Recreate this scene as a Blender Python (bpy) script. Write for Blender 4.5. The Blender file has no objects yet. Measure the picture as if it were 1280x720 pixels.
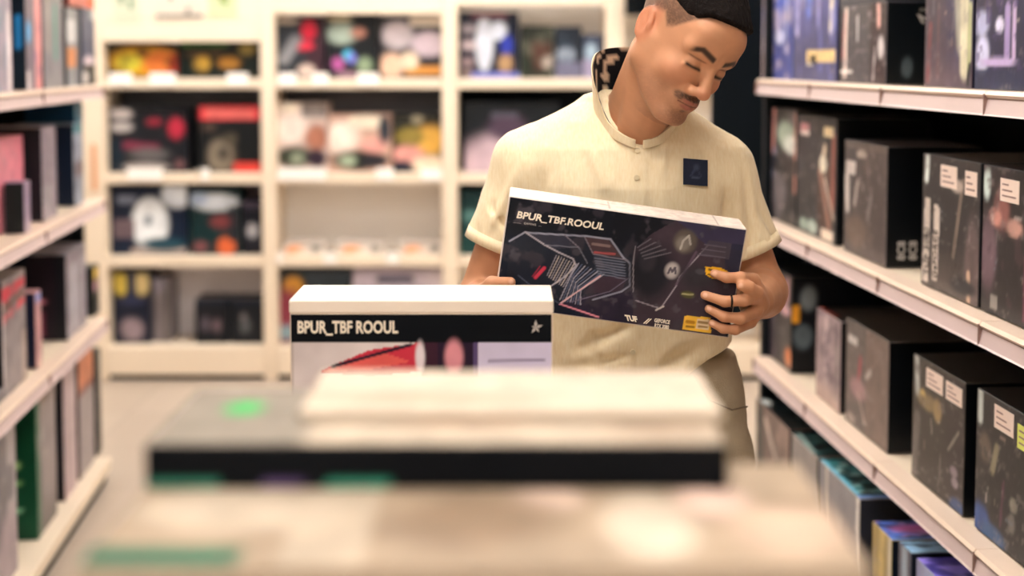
import bpy, math, random
import numpy as np
from mathutils import Vector, Matrix, Euler
C = bpy.context.scene.collection
PI = math.pi
F = 1780.0                       # focal length in pixels of the 1280x720 frame
PIT = math.radians(4.0)
EYE = 1.65
CY0 = 77 + F * math.tan(PIT)     # principal row
cp, sp = math.cos(PIT), math.sin(PIT)

# ------------------------------------------------------------------ camera maths
def P(px, py, Y):
    """world point on the ray of a picture position at world depth Y"""
    a = (px - 640) / F; b = -(py - CY0) / F
    d = (a, cp + b * sp, -sp + b * cp)
    t = Y / d[1]
    return Vector((a * t, Y, EYE + d[2] * t))
def pxof(p):
    x, y, z = p[0], p[1], p[2] - EYE
    f = y * cp - z * sp
    return 640 + F * x / f
AR = math.atan(119 / F); AL = math.atan(170 / F)
WR = 1.10 * math.cos(AR); WL = -1.05 * math.cos(AL)
def gw(side, x, y, z):           # aisle frame of one gondola -> world
    a = AR if side == 'R' else AL
    return Vector((x * math.cos(a) - y * math.sin(a), x * math.sin(a) + y * math.cos(a), z))
def ysolve(side, x, z, px):
    lo, hi = 0.6, 30.0
    s = 1 if side == 'R' else -1
    for _ in range(50):
        m = (lo + hi) / 2
        if s * (pxof(gw(side, x, m, z)) - px) > 0: lo = m
        else: hi = m
    return (lo + hi) / 2

# ------------------------------------------------------------------ colour
def s2l(c): return c / 12.92 if c <= 0.04045 else ((c + 0.055) / 1.055) ** 2.4
def hx(s):
    s = s.lstrip('#')
    return tuple(s2l(int(s[i:i + 2], 16) / 255) for i in (0, 2, 4))

# ------------------------------------------------------------------ materials
def nodes(name):
    m = bpy.data.materials.new(name); m.use_nodes = True
    nt = m.node_tree; b = nt.nodes['Principled BSDF']
    return m, nt, b
def mat(name, col, rough=0.5, metal=0.0, noise=0.06, scale=30, bump=0.0, spec=0.5, bscale=None):
    m, nt, b = nodes(name)
    c = hx(col)
    b.inputs['Roughness'].default_value = rough; b.inputs['Metallic'].default_value = metal
    b.inputs['Specular IOR Level'].default_value = spec
    tc = nt.nodes.new('ShaderNodeTexCoord')
    n = nt.nodes.new('ShaderNodeTexNoise'); n.inputs['Scale'].default_value = scale; n.inputs['Detail'].default_value = 4
    nt.links.new(tc.outputs['Object'], n.inputs['Vector'])
    mx = nt.nodes.new('ShaderNodeMix'); mx.data_type = 'RGBA'
    mx.inputs['A'].default_value = tuple(v * (1 - noise) for v in c) + (1,)
    mx.inputs['B'].default_value = tuple(min(1, v * (1 + noise)) for v in c) + (1,)
    nt.links.new(n.outputs['Fac'], mx.inputs['Factor']); nt.links.new(mx.outputs['Result'], b.inputs['Base Color'])
    if bump:
        n2 = nt.nodes.new('ShaderNodeTexNoise'); n2.inputs['Scale'].default_value = bscale or scale * 3; n2.inputs['Detail'].default_value = 3
        nt.links.new(tc.outputs['Object'], n2.inputs['Vector'])
        bp = nt.nodes.new('ShaderNodeBump'); bp.inputs['Strength'].default_value = bump; bp.inputs['Distance'].default_value = 0.003
        nt.links.new(n2.outputs['Fac'], bp.inputs['Height']); nt.links.new(bp.outputs['Normal'], b.inputs['Normal'])
    return m
def attr_mat(name, rough=0.4, spec=0.5, bump=0.0, bscale=60, sss=0.0, coat=0.0, bdist=0.002):
    m, nt, b = nodes(name)
    a = nt.nodes.new('ShaderNodeAttribute'); a.attribute_name = 'Col'
    nt.links.new(a.outputs['Color'], b.inputs['Base Color'])
    b.inputs['Roughness'].default_value = rough; b.inputs['Specular IOR Level'].default_value = spec
    if coat: b.inputs['Coat Weight'].default_value = coat; b.inputs['Coat Roughness'].default_value = 0.15
    if sss:
        b.inputs['Subsurface Weight'].default_value = sss
        b.inputs['Subsurface Radius'].default_value = (0.012, 0.005, 0.003)
        b.inputs['Subsurface Scale'].default_value = 1.0
    if bump:
        tc = nt.nodes.new('ShaderNodeTexCoord')
        n2 = nt.nodes.new('ShaderNodeTexNoise'); n2.inputs['Scale'].default_value = bscale; n2.inputs['Detail'].default_value = 4
        nt.links.new(tc.outputs['Object'], n2.inputs['Vector'])
        bp = nt.nodes.new('ShaderNodeBump'); bp.inputs['Strength'].default_value = bump; bp.inputs['Distance'].default_value = bdist
        nt.links.new(n2.outputs['Fac'], bp.inputs['Height']); nt.links.new(bp.outputs['Normal'], b.inputs['Normal'])
    return m
CARD = attr_mat('printed_card', 0.38, 0.32, 0.12, 40)
CARDH = attr_mat('printed_card_held', 0.42, 0.22, 0.06, 40)
CARDM = attr_mat('matt_card', 0.65, 0.12, 0.1, 40)
SKIN = attr_mat('skin', 0.50, 0.35, 0.2, 500, sss=0.08, bdist=0.0006)
M = dict(
    cream=mat('cream_enamel', '#e9d9c3', 0.45, noise=0.03, scale=6),
    white=mat('white_enamel', '#faf6f1', 0.45, noise=0.03, scale=6),
    strip=mat('frosted_price_channel', '#cbb7b6', 0.35, noise=0.05, scale=14),
    lip=mat('cream_price_channel_lip', '#e6d0bd', 0.35, noise=0.03),
    groove=mat('channel_groove', '#8c6f66', 0.5),
    black=mat('black_panel', '#050f16', 0.6, noise=0.2, scale=8, spec=.15),
    void=mat('black_laminate', '#070f16', 0.65, noise=0.2, scale=8, spec=0.2),
    slate=mat('slate_panel', '#5d626b', 0.6, noise=0.05),
    mauve=mat('mauve_panel', '#8a8090', 0.6, noise=0.05),
    lav=mat('pale_lavender_panel', '#f0ebf0', 0.55, noise=0.03),
    kick=mat('dark_kick', '#05090a', 0.8, noise=0.1),
    txt=mat('white_ink', '#f4ead8', 0.5, noise=0.02),
    txt2=mat('grey_ink', '#b9b4b0', 0.5, noise=0.05),
    yel=mat('yellow_ink', '#e9bb2e', 0.5, noise=0.05),
    red=mat('red_ink', '#d8324a', 0.5, noise=0.05),
    sticker=mat('pale_sticker', '#eed9cd', 0.5, noise=0.05),
    label_ink=mat('label_ink', '#8c6f6a', 0.5),
    ink=mat('black_ink', '#15151a', 0.5),
    wood=mat('table_laminate', '#cdb79c', 0.5, noise=0.08, scale=12),
    steel=mat('table_steel', '#8b8a88', 0.35, metal=0.8),
    btn=mat('shirt_button', '#e6d7b4', 0.35),
    ring=mat('dark_metal_ring', '#2b2523', 0.3, metal=0.9),
    shoe=mat('white_leather', '#dcd6cc', 0.5, noise=0.05),
    sole=mat('rubber_sole', '#efe9df', 0.7),
)

# ------------------------------------------------------------------ numpy noise and painter
def vnoise(U, V, seed):
    U = np.asarray(U, float); V = np.asarray(V, float)
    def h(i, j):
        v = np.sin(i * 127.1 + j * 311.7 + seed * 74.7) * 43758.5453
        return v - np.floor(v)
    i = np.floor(U); j = np.floor(V); f = U - i; g = V - j
    f = f * f * (3 - 2 * f); g = g * g * (3 - 2 * g)
    return (h(i, j) * (1 - f) + h(i + 1, j) * f) * (1 - g) + (h(i, j + 1) * (1 - f) + h(i + 1, j + 1) * f) * g
def fbm(U, V, seed): return vnoise(U, V, seed) * .55 + vnoise(U * 2.1, V * 2.1, seed + 3) * .3 + vnoise(U * 4.3, V * 4.3, seed + 7) * .15
def sstep(a, b, x):
    t = np.clip((x - a) / (b - a + 1e-9), 0, 1); return t * t * (3 - 2 * t)
def paint(U, V, asp, base, prims, seed=0, grain=0.25):
    """printed artwork: prims in (u,v), v upwards; asp = width/height"""
    col = np.empty(U.shape + (3,)); col[:] = hx(base)
    for p in prims:
        alpha = 1.0
        if isinstance(p[-1], dict): alpha = p[-1]['a']; p = p[:-1]
        k = p[0]
        if k == 'e':
            _, cx, cy, rx, ry, c = p[:6]; s = p[6] if len(p) > 6 else .35
            d = np.sqrt(((U - cx) / rx) ** 2 + ((V - cy) / ry) ** 2); m = 1 - sstep(1 - s, 1 + s, d)
        elif k == 'r':
            _, u0, v0, u1, v1, c = p[:6]; m = ((U >= u0) & (U <= u1) & (V >= v0) & (V <= v1)).astype(float)
        elif k == 'l':
            _, u0, v0, u1, v1, w, c = p[:7]
            x, y = U * asp, V; x0, y0, x1, y1 = u0 * asp, v0, u1 * asp, v1
            L = (x1 - x0) ** 2 + (y1 - y0) ** 2 + 1e-9
            t = np.clip(((x - x0) * (x1 - x0) + (y - y0) * (y1 - y0)) / L, 0, 1)
            d = np.hypot(x - x0 - t * (x1 - x0), y - y0 - t * (y1 - y0)); m = 1 - sstep(w * .5, w * 1.1, d)
        elif k == 'n':
            _, su, sv, thr, c = p[:5]; q = fbm(U * su, V * sv, seed + len(p) + su); m = sstep(thr, thr + .14, q)
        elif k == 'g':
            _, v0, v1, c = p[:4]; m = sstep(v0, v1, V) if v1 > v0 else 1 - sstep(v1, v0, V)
        elif k == 'h':
            _, v0, v1, c = p[:4]; m = sstep(v0, v1, U) if v1 > v0 else 1 - sstep(v1, v0, U)
        elif k == 'p':
            _, pts, c = p[:3]; ins = np.zeros(U.shape, bool); n = len(pts)
            for i in range(n):
                (xa, ya), (xb, yb) = pts[i], pts[(i + 1) % n]
                if ya == yb: continue
                cnd = ((ya > V) != (yb > V)) & (U < (xb - xa) * (V - ya) / (yb - ya) + xa); ins ^= cnd
            m = ins.astype(float)
        a = alpha
        m = (m * a)[..., None]
        col = col * (1 - m) + np.array(hx(c)) * m
    if grain:
        q = fbm(U * 9 * asp, V * 7, seed + 11) - .5
        col = col * (1 + grain * 2 * q[..., None])
    return np.clip(col, 0, 1)

# ------------------------------------------------------------------ mesh helpers
def tag(o, label=None, cat=None, group=None, kind=None):
    if label: o['label'] = label
    if cat: o['category'] = cat
    if group: o['group'] = group
    if kind: o['kind'] = kind
    return o
def mesh_obj(name, V, Fc, m, parent=None, cols=None, smooth=False, loc=None, rotz=0):
    me = bpy.data.meshes.new(name)
    me.from_pydata([tuple(v) for v in V], [], [tuple(f) for f in Fc]); me.update()
    if cols is not None:
        a = me.color_attributes.new('Col', 'FLOAT_COLOR', 'POINT')
        arr = np.ones((len(V), 4), np.float32); arr[:, :3] = cols
        a.data.foreach_set('color', arr.ravel())
    if smooth: me.polygons.foreach_set('use_smooth', [True] * len(me.polygons))
    me.materials.append(m)
    o = bpy.data.objects.new(name, me); C.objects.link(o)
    if loc is not None: o.location = loc
    o.rotation_euler.z = rotz
    if parent: o.parent = parent
    return o
class MB:
    def __init__(s): s.v = []; s.f = []
    def box(s, x0, x1, y0, y1, z0, z1):
        b = len(s.v)
        s.v += [(x0, y0, z0), (x1, y0, z0), (x1, y1, z0), (x0, y1, z0), (x0, y0, z1), (x1, y0, z1), (x1, y1, z1), (x0, y1, z1)]
        s.f += [tuple(b + i for i in q) for q in ((0, 3, 2, 1), (4, 5, 6, 7), (0, 1, 5, 4), (1, 2, 6, 5), (2, 3, 7, 6), (3, 0, 4, 7))]
        return s
    def prism(s, prof, y0, y1):                     # (x,z) profile extruded along y
        b = len(s.v); n = len(prof)
        s.v += [(x, y0, z) for x, z in prof] + [(x, y1, z) for x, z in prof]
        s.f += [tuple(b + i for i in range(n)), tuple(b + n + i for i in reversed(range(n)))]
        s.f += [(b + (i + 1) % n, b + i, b + n + i, b + n + (i + 1) % n) for i in range(n)]
        return s
    def tube(s, a, b_, r0, r1, n=16):
        a, b_ = Vector(a), Vector(b_); d = (b_ - a).normalized()
        u = d.orthogonal().normalized(); w = d.cross(u); k = len(s.v)
        for p, r in ((a, r0), (b_, r1)):
            for i in range(n): s.v.append(tuple(p + (u * math.cos(2 * PI * i / n) + w * math.sin(2 * PI * i / n)) * r))
        s.f += [(k + i, k + (i + 1) % n, k + n + (i + 1) % n, k + n + i) for i in range(n)]
        s.f += [tuple(k + i for i in reversed(range(n))), tuple(k + n + i for i in range(n))]
        return s
    def build(s, name, m, parent=None, bevel=0.0, smooth=False, loc=None, rotz=0):
        o = mesh_obj(name, s.v, s.f, m, parent, smooth=smooth, loc=loc, rotz=rotz)
        if bevel:
            md = o.modifiers.new('b', 'BEVEL'); md.width = bevel; md.segments = 2; md.limit_method = 'ANGLE'
        return o
def struct(o): o['kind'] = 'structure'; return o
def empty(name, loc=(0, 0, 0), rotz=0):
    o = bpy.data.objects.new(name, None); C.objects.link(o); o.location = loc; o.rotation_euler.z = rotz; return o

def carton(name, w, d, h, base, faces, seed=0, m=CARD, res=0.007, loc=(0, 0, 0), rotz=0, edge=None, cham=0.0018, ink=1.0):
    """one carton; origin bottom centre of its FRONT edge (local -y faces out); faces = {'front':prims,...}"""
    V = []; Fc = []; K = []
    c = cham
    spec = {'front': ((-w/2, 0, 0), (1, 0, 0), (0, 0, 1), w, h, (0, -1, 0)), 'back': ((w/2, d, 0), (-1, 0, 0), (0, 0, 1), w, h, (0, 1, 0)),
            'right': ((w/2, 0, 0), (0, 1, 0), (0, 0, 1), d, h, (1, 0, 0)), 'left': ((-w/2, d, 0), (0, -1, 0), (0, 0, 1), d, h, (-1, 0, 0)),
            'top': ((-w/2, 0, h), (1, 0, 0), (0, 1, 0), w, d, (0, 0, 1)), 'bottom': ((-w/2, d, 0), (1, 0, 0), (0, -1, 0), w, d, (0, 0, -1))}
    for k, (o0, eu, ev, a, b, nrm) in spec.items():
        pr = faces.get(k)
        nu, nv = (max(2, int(a / res)), max(2, int(b / res))) if pr is not None and len(pr) else (1, 1)
        us = np.linspace(0, 1, nu + 1); vs = np.linspace(0, 1, nv + 1)
        U, Vv = np.meshgrid(us, vs, indexing='ij')
        bc = faces.get(k + '_base', base)
        col = paint(U, Vv, a / b, bc, pr or [], seed + len(k), 0.25 if pr else 0.0).reshape(-1, 3)
        if ink != 1.0: col = np.clip(col ** ink * (1.12 if pr else 1.0), 0, 1)
        o0 = np.array(o0, float); eu = np.array(eu, float); ev = np.array(ev, float)
        pu = (c + (a - 2 * c) * U)[..., None] * eu; pv = (c + (b - 2 * c) * Vv)[..., None] * ev
        pts = (o0 + pu + pv).reshape(-1, 3)
        b0 = len(V); V += pts.tolist(); K += col.tolist()
        idx = np.arange((nu + 1) * (nv + 1)).reshape(nu + 1, nv + 1) + b0
        q = np.stack([idx[:-1, :-1], idx[1:, :-1], idx[1:, 1:], idx[:-1, 1:]], -1).reshape(-1, 4)
        Fc += q.tolist()
    # chamfered edges and corners
    X = (-w/2, w/2); Y = (0, d); Z = (0, h)
    ec = hx(edge or base)
    def cs(t, lo): return t + c if lo else t - c
    def add(q):
        b0 = len(V); V.extend(q); K.extend([ec] * len(q)); Fc.append(list(range(b0, b0 + len(q))))
    for i in (0, 1):
        for j in (0, 1):
            x, y = X[i], Y[j]; xi, yi = cs(x, i == 0), cs(y, j == 0)
            q = [(xi, y, c), (x, yi, c), (x, yi, h - c), (xi, y, h - c)]; add(q if (i + j) % 2 else q[::-1])
            x, z = X[i], Z[j]; xi, zi = cs(x, i == 0), cs(z, j == 0)
            q = [(xi, c, z), (x, c, zi), (x, d - c, zi), (xi, d - c, z)]; add(q[::-1] if (i + j) % 2 else q)
            y, z = Y[i], Z[j]; yi, zi = cs(y, i == 0), cs(z, j == 0)
            q = [(-w/2 + c, yi, z), (-w/2 + c, y, zi), (w/2 - c, y, zi), (w/2 - c, yi, z)]; add(q if (i + j) % 2 else q[::-1])
            for l in (0, 1):
                X_, Y_, Z_ = X[i], Y[j], Z[l]
                add([(X_, cs(Y_, j == 0), cs(Z_, l == 0)), (cs(X_, i == 0), Y_, cs(Z_, l == 0)), (cs(X_, i == 0), cs(Y_, j == 0), Z_)])
    return mesh_obj(name, V, Fc, m, cols=np.array(K), loc=loc, rotz=rotz)

def lettering(txt, size, m, parent, mtx, bold=0.0, shear=0.0, ext=0.0004, name='lettering', sx=1.0, align='LEFT'):
    cu = bpy.data.curves.new('t', 'FONT'); cu.body = txt; cu.size = size; cu.extrude = ext; cu.offset = bold * size; cu.shear = shear
    cu.align_x = align; cu.resolution_u = 3
    t = bpy.data.objects.new('t', cu); C.objects.link(t)
    bpy.context.view_layer.update()
    me = bpy.data.meshes.new_from_object(t.evaluated_get(bpy.context.evaluated_depsgraph_get()))
    bpy.data.objects.remove(t); bpy.data.curves.remove(cu)
    me.transform(Matrix.Diagonal((sx, 1, 1, 1)))
    me.materials.clear(); me.materials.append(m); me.name = name
    o = bpy.data.objects.new(name, me); C.objects.link(o)
    if parent: o.parent = parent
    o.matrix_local = mtx
    return o
def on_front(u, v, w, h, off=0.0007):   # text frame on a carton's front, (u,v) measured from its lower-left
    return Matrix.Translation(((u - .5) * w, -off, v * h)) @ Matrix.Rotation(PI / 2, 4, 'X')
def on_right(u, v, w, d, h, off=0.0007):
    return Matrix.Translation((w / 2 + off, u * d, v * h)) @ Matrix.Rotation(PI / 2, 4, 'Z') @ Matrix.Rotation(PI / 2, 4, 'X')
def on_left(u, v, w, d, h, off=0.0007):
    return Matrix.Translation((-w / 2 - off, (1 - u) * d, v * h)) @ Matrix.Rotation(-PI / 2, 4, 'Z') @ Matrix.Rotation(PI / 2, 4, 'X')
def sticker(parent, u0, v0, u1, v1, w, h, m, name='price_sticker', label=None, lines=True):
    b = MB().box((u0 - .5) * w, (u1 - .5) * w, -0.0012, 0.0006, v0 * h, v1 * h)
    o = b.build(name, m, parent)
    if lines:
        q = MB(); n = 3
        for i in range(n):
            z = (v0 + (v1 - v0) * (0.25 + .25 * i)) * h; t = (v1 - v0) * h * .035
            q.box((u0 + (u1 - u0) * .12 - .5) * w, (u0 + (u1 - u0) * (.85 - .2 * i) - .5) * w, -0.0017, -0.0010, z - t, z + t)
        q.build('print_line', M['label_ink'], o)
    return o

# ------------------------------------------------------------------ the room
def floor_mat():
    m, nt, b = nodes('floor_tiles'); N = nt.nodes; L = nt.links
    tc = N.new('ShaderNodeTexCoord'); br = N.new('ShaderNodeTexBrick'); br.offset = 0
    br.inputs['Scale'].default_value = 1.0; br.inputs['Brick Width'].default_value = .6; br.inputs['Row Height'].default_value = .6
    br.inputs['Mortar Size'].default_value = .003
    br.inputs['Color1'].default_value = hx('#b9ab9d') + (1,); br.inputs['Color2'].default_value = hx('#b2a496') + (1,)
    br.inputs['Mortar'].default_value = hx('#968a7e') + (1,)
    L.new(tc.outputs['Object'], br.inputs['Vector']); L.new(br.outputs['Color'], b.inputs['Base Color']); b.inputs['Roughness'].default_value = .35
    return m
struct(MB().box(-4.2, 4.2, -3, 8.6, -.1, 0).build('floor', floor_mat()))
struct(MB().box(-4.2, 4.2, -3, 8.6, 3.1, 3.2).build('ceiling', M['white']))
wallm = mat('painted_wall', '#efe6da', .7, noise=.03, scale=3)
struct(MB().box(-4.3, -4.2, -3, 8.6, 0, 3.1).build('wall_left', wallm))
struct(MB().box(4.2, 4.3, -3, 8.6, 0, 3.1).build('wall_right', wallm))
struct(MB().box(-4.3, 4.3, 7.78, 7.88, 0, 3.1).build('wall_back', wallm))
struct(MB().box(-4.3, 4.3, -3.1, -3, 0, 3.1).build('wall_front', wallm))
def lamp_mat(k):
    m, nt, b = nodes('lit_diffuser'); b.inputs['Base Color'].default_value = (1, 1, 1, 1)
    b.inputs['Emission Color'].default_value = (1.0, .935, .87, 1); b.inputs['Emission Strength'].default_value = k
    return m
LM = lamp_mat(24.0)
lamps = [(-.1, y, .30) for y in (-1.2, .4, 2.0, 3.6, 5.2, 6.7)] + [(-1.5, 6.25, .3), (1.4, 6.25, .3)] + [(-2.6, y, .3) for y in (.4, 3.6, 6.6)] + [(2.9, y, .3) for y in (.4, 3.6, 6.6)]  # the side pair before the far wall is added to brighten its shelves
where = {-.1: 'over the middle of the aisle', -1.5: 'added to brighten the left far shelves', 1.4: 'added to brighten the right far shelves', -2.6: 'beyond the left hand racks', 2.9: 'beyond the right hand racks'}
for i, (x, y, w) in enumerate(lamps):
    t = empty('ceiling_light', (x, y, 3.1))
    tag(t, 'white ceiling light panel ' + where[x] + ' ' + ('behind the camera', 'above the camera', 'over the near racks', 'over the middle of the racks', 'past the rack ends', 'by the far wall')[min(5, int((y + 1.3) / 1.45))], 'ceiling light', 'ceiling light panels')
    MB().box(-.62, .62, -.17, -.15, -.05, 0).box(-.62, .62, .15, .17, -.05, 0).box(-.62, -.6, -.15, .15, -.05, 0).box(.6, .62, -.15, .15, -.05, 0).build('light_frame', M['white'], t)
    MB().box(-.6, .6, -.15, .15, -.045, -.03).build('diffuser', LM, t)

# ------------------------------------------------------------------ gondola shelving along the aisle
ZR = {1: 1.590, 2: 1.139, 3: .682, 4: .13}
ZL = {1: 1.556, 2: 1.117, 3: .653, 4: .10}
def gondola(side, label):
    s = 1 if side == 'R' else -1
    a = AR if side == 'R' else AL; W = WR if side == 'R' else WL; Z = ZR if side == 'R' else ZL
    yE = ysolve(side, W, 1.5, 945) if side == 'R' else ysolve(side, W, 1.2, 132)
    y0 = 1.2
    root = empty('shelving_rack', (0, 0, 0), a); tag(root, label, 'shelving')
    X = lambda d: W + s * d
    def bx(mb, xa, xb, ya, yb, za, zb): mb.box(min(X(xa), X(xb)), max(X(xa), X(xb)), ya, yb, za, zb)
    for r in (0, 1, 2, 3):
        z = Z.get(r, Z[1] + .46)
        b = MB(); bx(b, .012, .50, y0, yE, z - .03, z); b.build('shelf_board', M['cream'], root, .002)
        # price channel: segments with joints
        seg = []; y = yE; n = 0
        L_ = .62 if side == 'R' else 1.0
        while y > y0 + .02: seg.append((max(y0, y - L_), y)); y -= L_
        for ya, yb in seg:
            g = MB(); g.prism([(X(.012), z + .001), (X(.05), z + .001), (X(.05), z + .0035), (X(.005), z + .0035), (X(.0), z - .004), (X(.006), z - .010), (X(.012), z - .010)], ya + .0015, yb - .0015)
            o = g.build('channel_lip', M['lip'], root)
            g = MB(); g.prism([(X(.010), z - .010), (X(.006), z - .014), (X(.0), z - .041), (X(-.003), z - .044), (X(.012), z - .044)], ya + .0015, yb - .0015)
            q = g.build('price_channel', M['strip'], root)
            g = MB(); bx(g, -.0018, .008, yb - .0025, yb + .0015, z - .043, z - .002); g.build('joint_cover', M['groove'], root)
            g = MB(); bx(g, .007, .012, ya, yb, z - .0135, z - .0095); g.build('channel_groove', M['groove'], root)
    z = Z[4]
    b = MB(); bx(b, 0, .50, y0, yE, z - .03, z); b.build('base_deck', M['cream'], root, .003)
    b = MB(); bx(b, .004, .03, y0, yE, .05, z - .03); b.build('base_fascia', M['cream'], root)
    b = MB(); bx(b, .02, .06, y0, yE, 0, .05); b.build('kick_plate', M['kick'], root)
    b = MB(); bx(b, .50, .52, y0, yE, 0, 2.2); b.build('back_panel', M['void'], root)
    for k, (ya, yb) in enumerate(((yE, yE + .03),)):
        b = MB()
        if side == 'R': bx(b, .03, .52, ya, yb, 0.0, 2.2); b.build('end_panel', M['void'], root)
        else: bx(b, .09, .52, ya, yb, 0, 2.2); b.build('end_panel', M['void'], root)
    yy = yE - 1.25
    while yy > y0:
        b = MB(); bx(b, .46, .50, yy, yy + .03, 0, 2.2); b.build('upright', M['black'], root); yy -= 1.25
    return yE
YER = gondola('R', 'long black-backed shelving rack on the right side of the aisle with pale price channels')
YEL = gondola('L', 'shelving rack on the left side of the aisle with narrow carton spines facing out')

def shelf_box(side, row, xa, xb, yt, label, base, front, group, sidec=None, sidep=None, top=None, topb=None, depth=.26, back=0.0, seed=0, zb=None, res=.007, txt=None, edge=None):
    Z = (ZR if side == 'R' else ZL); z = (Z[row] if zb is None else zb) + (.0035 if row < 4 else 0.0)
    W = (1.155 * math.cos(AR) + back) if side == 'R' else (-1.105 * math.cos(AL) - back)
    ya, yb = ysolve(side, W, z + .12, xa), ysolve(side, W, z + .12, xb)
    w = abs(ya - yb); c = gw(side, W, (ya + yb) / 2, z)
    pl = gw(side, W, ya, z)
    ztop = P(xa, yt, pl.y).z
    h = ztop - z
    sd = 'right' if side == 'R' else 'left'
    rr = random.Random(seed * 7 + 1); front = list(front)
    front.append(('n', 13, 19, .64, '#99908f', A(.35)))
    for i_ in range(7):
        u, v, l_ = rr.uniform(.08, .9), rr.uniform(.05, .9), rr.uniform(.02, .12); c_ = rr.choice(['#c9c0bc', '#a39aa0', '#8c8078', '#b09a94', '#7c8490'])
        if rr.random() < .6: front.append(('l', u, v, u + rr.uniform(-.04, .04), v + l_, rr.uniform(.006, .016), c_, A(.55)))
        else: front.append(('r', u, v, min(.96, u + l_), v + rr.uniform(.01, .03), c_, A(.5)))
    front.append(('h', 1.02, .55, '#000000', A(.0)))
    fc = {'front': front}
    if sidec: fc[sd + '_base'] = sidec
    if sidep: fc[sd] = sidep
    if top: fc['top'] = top
    if topb: fc['top_base'] = topb
    rz = -(PI / 2 - AR) if side == 'R' else PI / 2 + AL
    o = carton('product_box', w - .002, depth, h, base, fc, seed, res=res, loc=c, rotz=rz, edge=edge, ink=1.22 if side == 'R' else 1.1)
    tag(o, label, 'box', group)
    o['w'] = 0; del o['w']
    return o, w - .002, h
GR = {1: 'cartons on the top shelf of the right rack', 2: 'cartons on the second shelf of the right rack', 3: 'cartons on the third shelf of the right rack', 4: 'cartons on the base deck of the right rack'}
GL = {1: 'cartons on the top shelf of the left rack', 2: 'cartons on the second shelf of the left rack', 3: 'cartons on the third shelf of the left rack', 4: 'cartons on the base deck of the left rack'}
DK = '#0a1620'
A = lambda v: {'a': v}
# ---- right rack, top shelf
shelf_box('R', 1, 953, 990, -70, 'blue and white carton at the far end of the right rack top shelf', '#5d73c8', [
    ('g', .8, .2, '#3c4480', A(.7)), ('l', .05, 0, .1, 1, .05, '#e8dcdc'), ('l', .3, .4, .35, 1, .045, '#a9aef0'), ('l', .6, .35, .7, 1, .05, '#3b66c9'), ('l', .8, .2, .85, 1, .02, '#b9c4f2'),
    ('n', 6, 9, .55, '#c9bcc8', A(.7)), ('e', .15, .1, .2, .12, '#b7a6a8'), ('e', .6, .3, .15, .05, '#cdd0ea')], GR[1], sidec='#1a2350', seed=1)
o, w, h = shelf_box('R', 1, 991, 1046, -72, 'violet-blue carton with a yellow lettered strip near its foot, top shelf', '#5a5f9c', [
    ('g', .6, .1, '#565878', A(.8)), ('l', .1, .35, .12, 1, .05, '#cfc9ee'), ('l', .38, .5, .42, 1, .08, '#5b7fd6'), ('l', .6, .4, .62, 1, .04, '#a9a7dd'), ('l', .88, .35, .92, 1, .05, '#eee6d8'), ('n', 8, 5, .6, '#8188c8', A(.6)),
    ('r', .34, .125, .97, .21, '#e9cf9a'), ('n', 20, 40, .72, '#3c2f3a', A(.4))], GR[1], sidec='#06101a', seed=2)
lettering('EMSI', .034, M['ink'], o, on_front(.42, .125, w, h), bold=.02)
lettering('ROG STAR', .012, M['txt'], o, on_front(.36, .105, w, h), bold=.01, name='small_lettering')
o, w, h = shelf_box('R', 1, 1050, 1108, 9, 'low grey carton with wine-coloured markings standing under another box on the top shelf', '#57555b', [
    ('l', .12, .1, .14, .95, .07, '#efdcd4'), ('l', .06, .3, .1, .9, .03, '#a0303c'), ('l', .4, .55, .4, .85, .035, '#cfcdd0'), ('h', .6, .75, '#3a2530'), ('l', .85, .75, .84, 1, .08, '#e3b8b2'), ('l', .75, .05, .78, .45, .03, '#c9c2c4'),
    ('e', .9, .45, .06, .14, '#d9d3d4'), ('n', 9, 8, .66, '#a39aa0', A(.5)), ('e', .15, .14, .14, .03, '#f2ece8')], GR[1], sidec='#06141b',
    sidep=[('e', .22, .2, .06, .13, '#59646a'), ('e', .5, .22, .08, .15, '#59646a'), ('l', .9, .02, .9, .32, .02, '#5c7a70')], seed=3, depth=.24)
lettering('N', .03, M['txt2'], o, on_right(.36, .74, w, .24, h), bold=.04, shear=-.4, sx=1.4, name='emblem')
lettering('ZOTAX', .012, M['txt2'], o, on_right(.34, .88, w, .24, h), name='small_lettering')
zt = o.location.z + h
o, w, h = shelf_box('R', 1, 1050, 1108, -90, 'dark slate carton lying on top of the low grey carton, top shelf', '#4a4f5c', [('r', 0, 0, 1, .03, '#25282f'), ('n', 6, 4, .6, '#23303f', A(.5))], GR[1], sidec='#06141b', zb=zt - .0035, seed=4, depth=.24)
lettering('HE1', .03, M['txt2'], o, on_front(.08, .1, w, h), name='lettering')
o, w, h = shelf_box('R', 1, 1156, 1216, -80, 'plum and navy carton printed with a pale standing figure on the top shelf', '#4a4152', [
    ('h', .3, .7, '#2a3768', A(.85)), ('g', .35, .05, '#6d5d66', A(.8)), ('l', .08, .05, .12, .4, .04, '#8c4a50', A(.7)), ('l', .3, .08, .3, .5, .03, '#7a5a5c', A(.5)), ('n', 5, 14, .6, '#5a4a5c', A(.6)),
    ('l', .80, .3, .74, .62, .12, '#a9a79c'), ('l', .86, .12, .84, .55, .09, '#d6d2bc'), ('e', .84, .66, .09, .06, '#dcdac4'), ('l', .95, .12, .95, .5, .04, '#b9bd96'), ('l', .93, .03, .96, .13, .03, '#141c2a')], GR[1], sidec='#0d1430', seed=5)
sticker(o, .06, .60, .36, .88, w, h, mat('orange_label', '#e6b583', .5), 'price_sticker')
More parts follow.
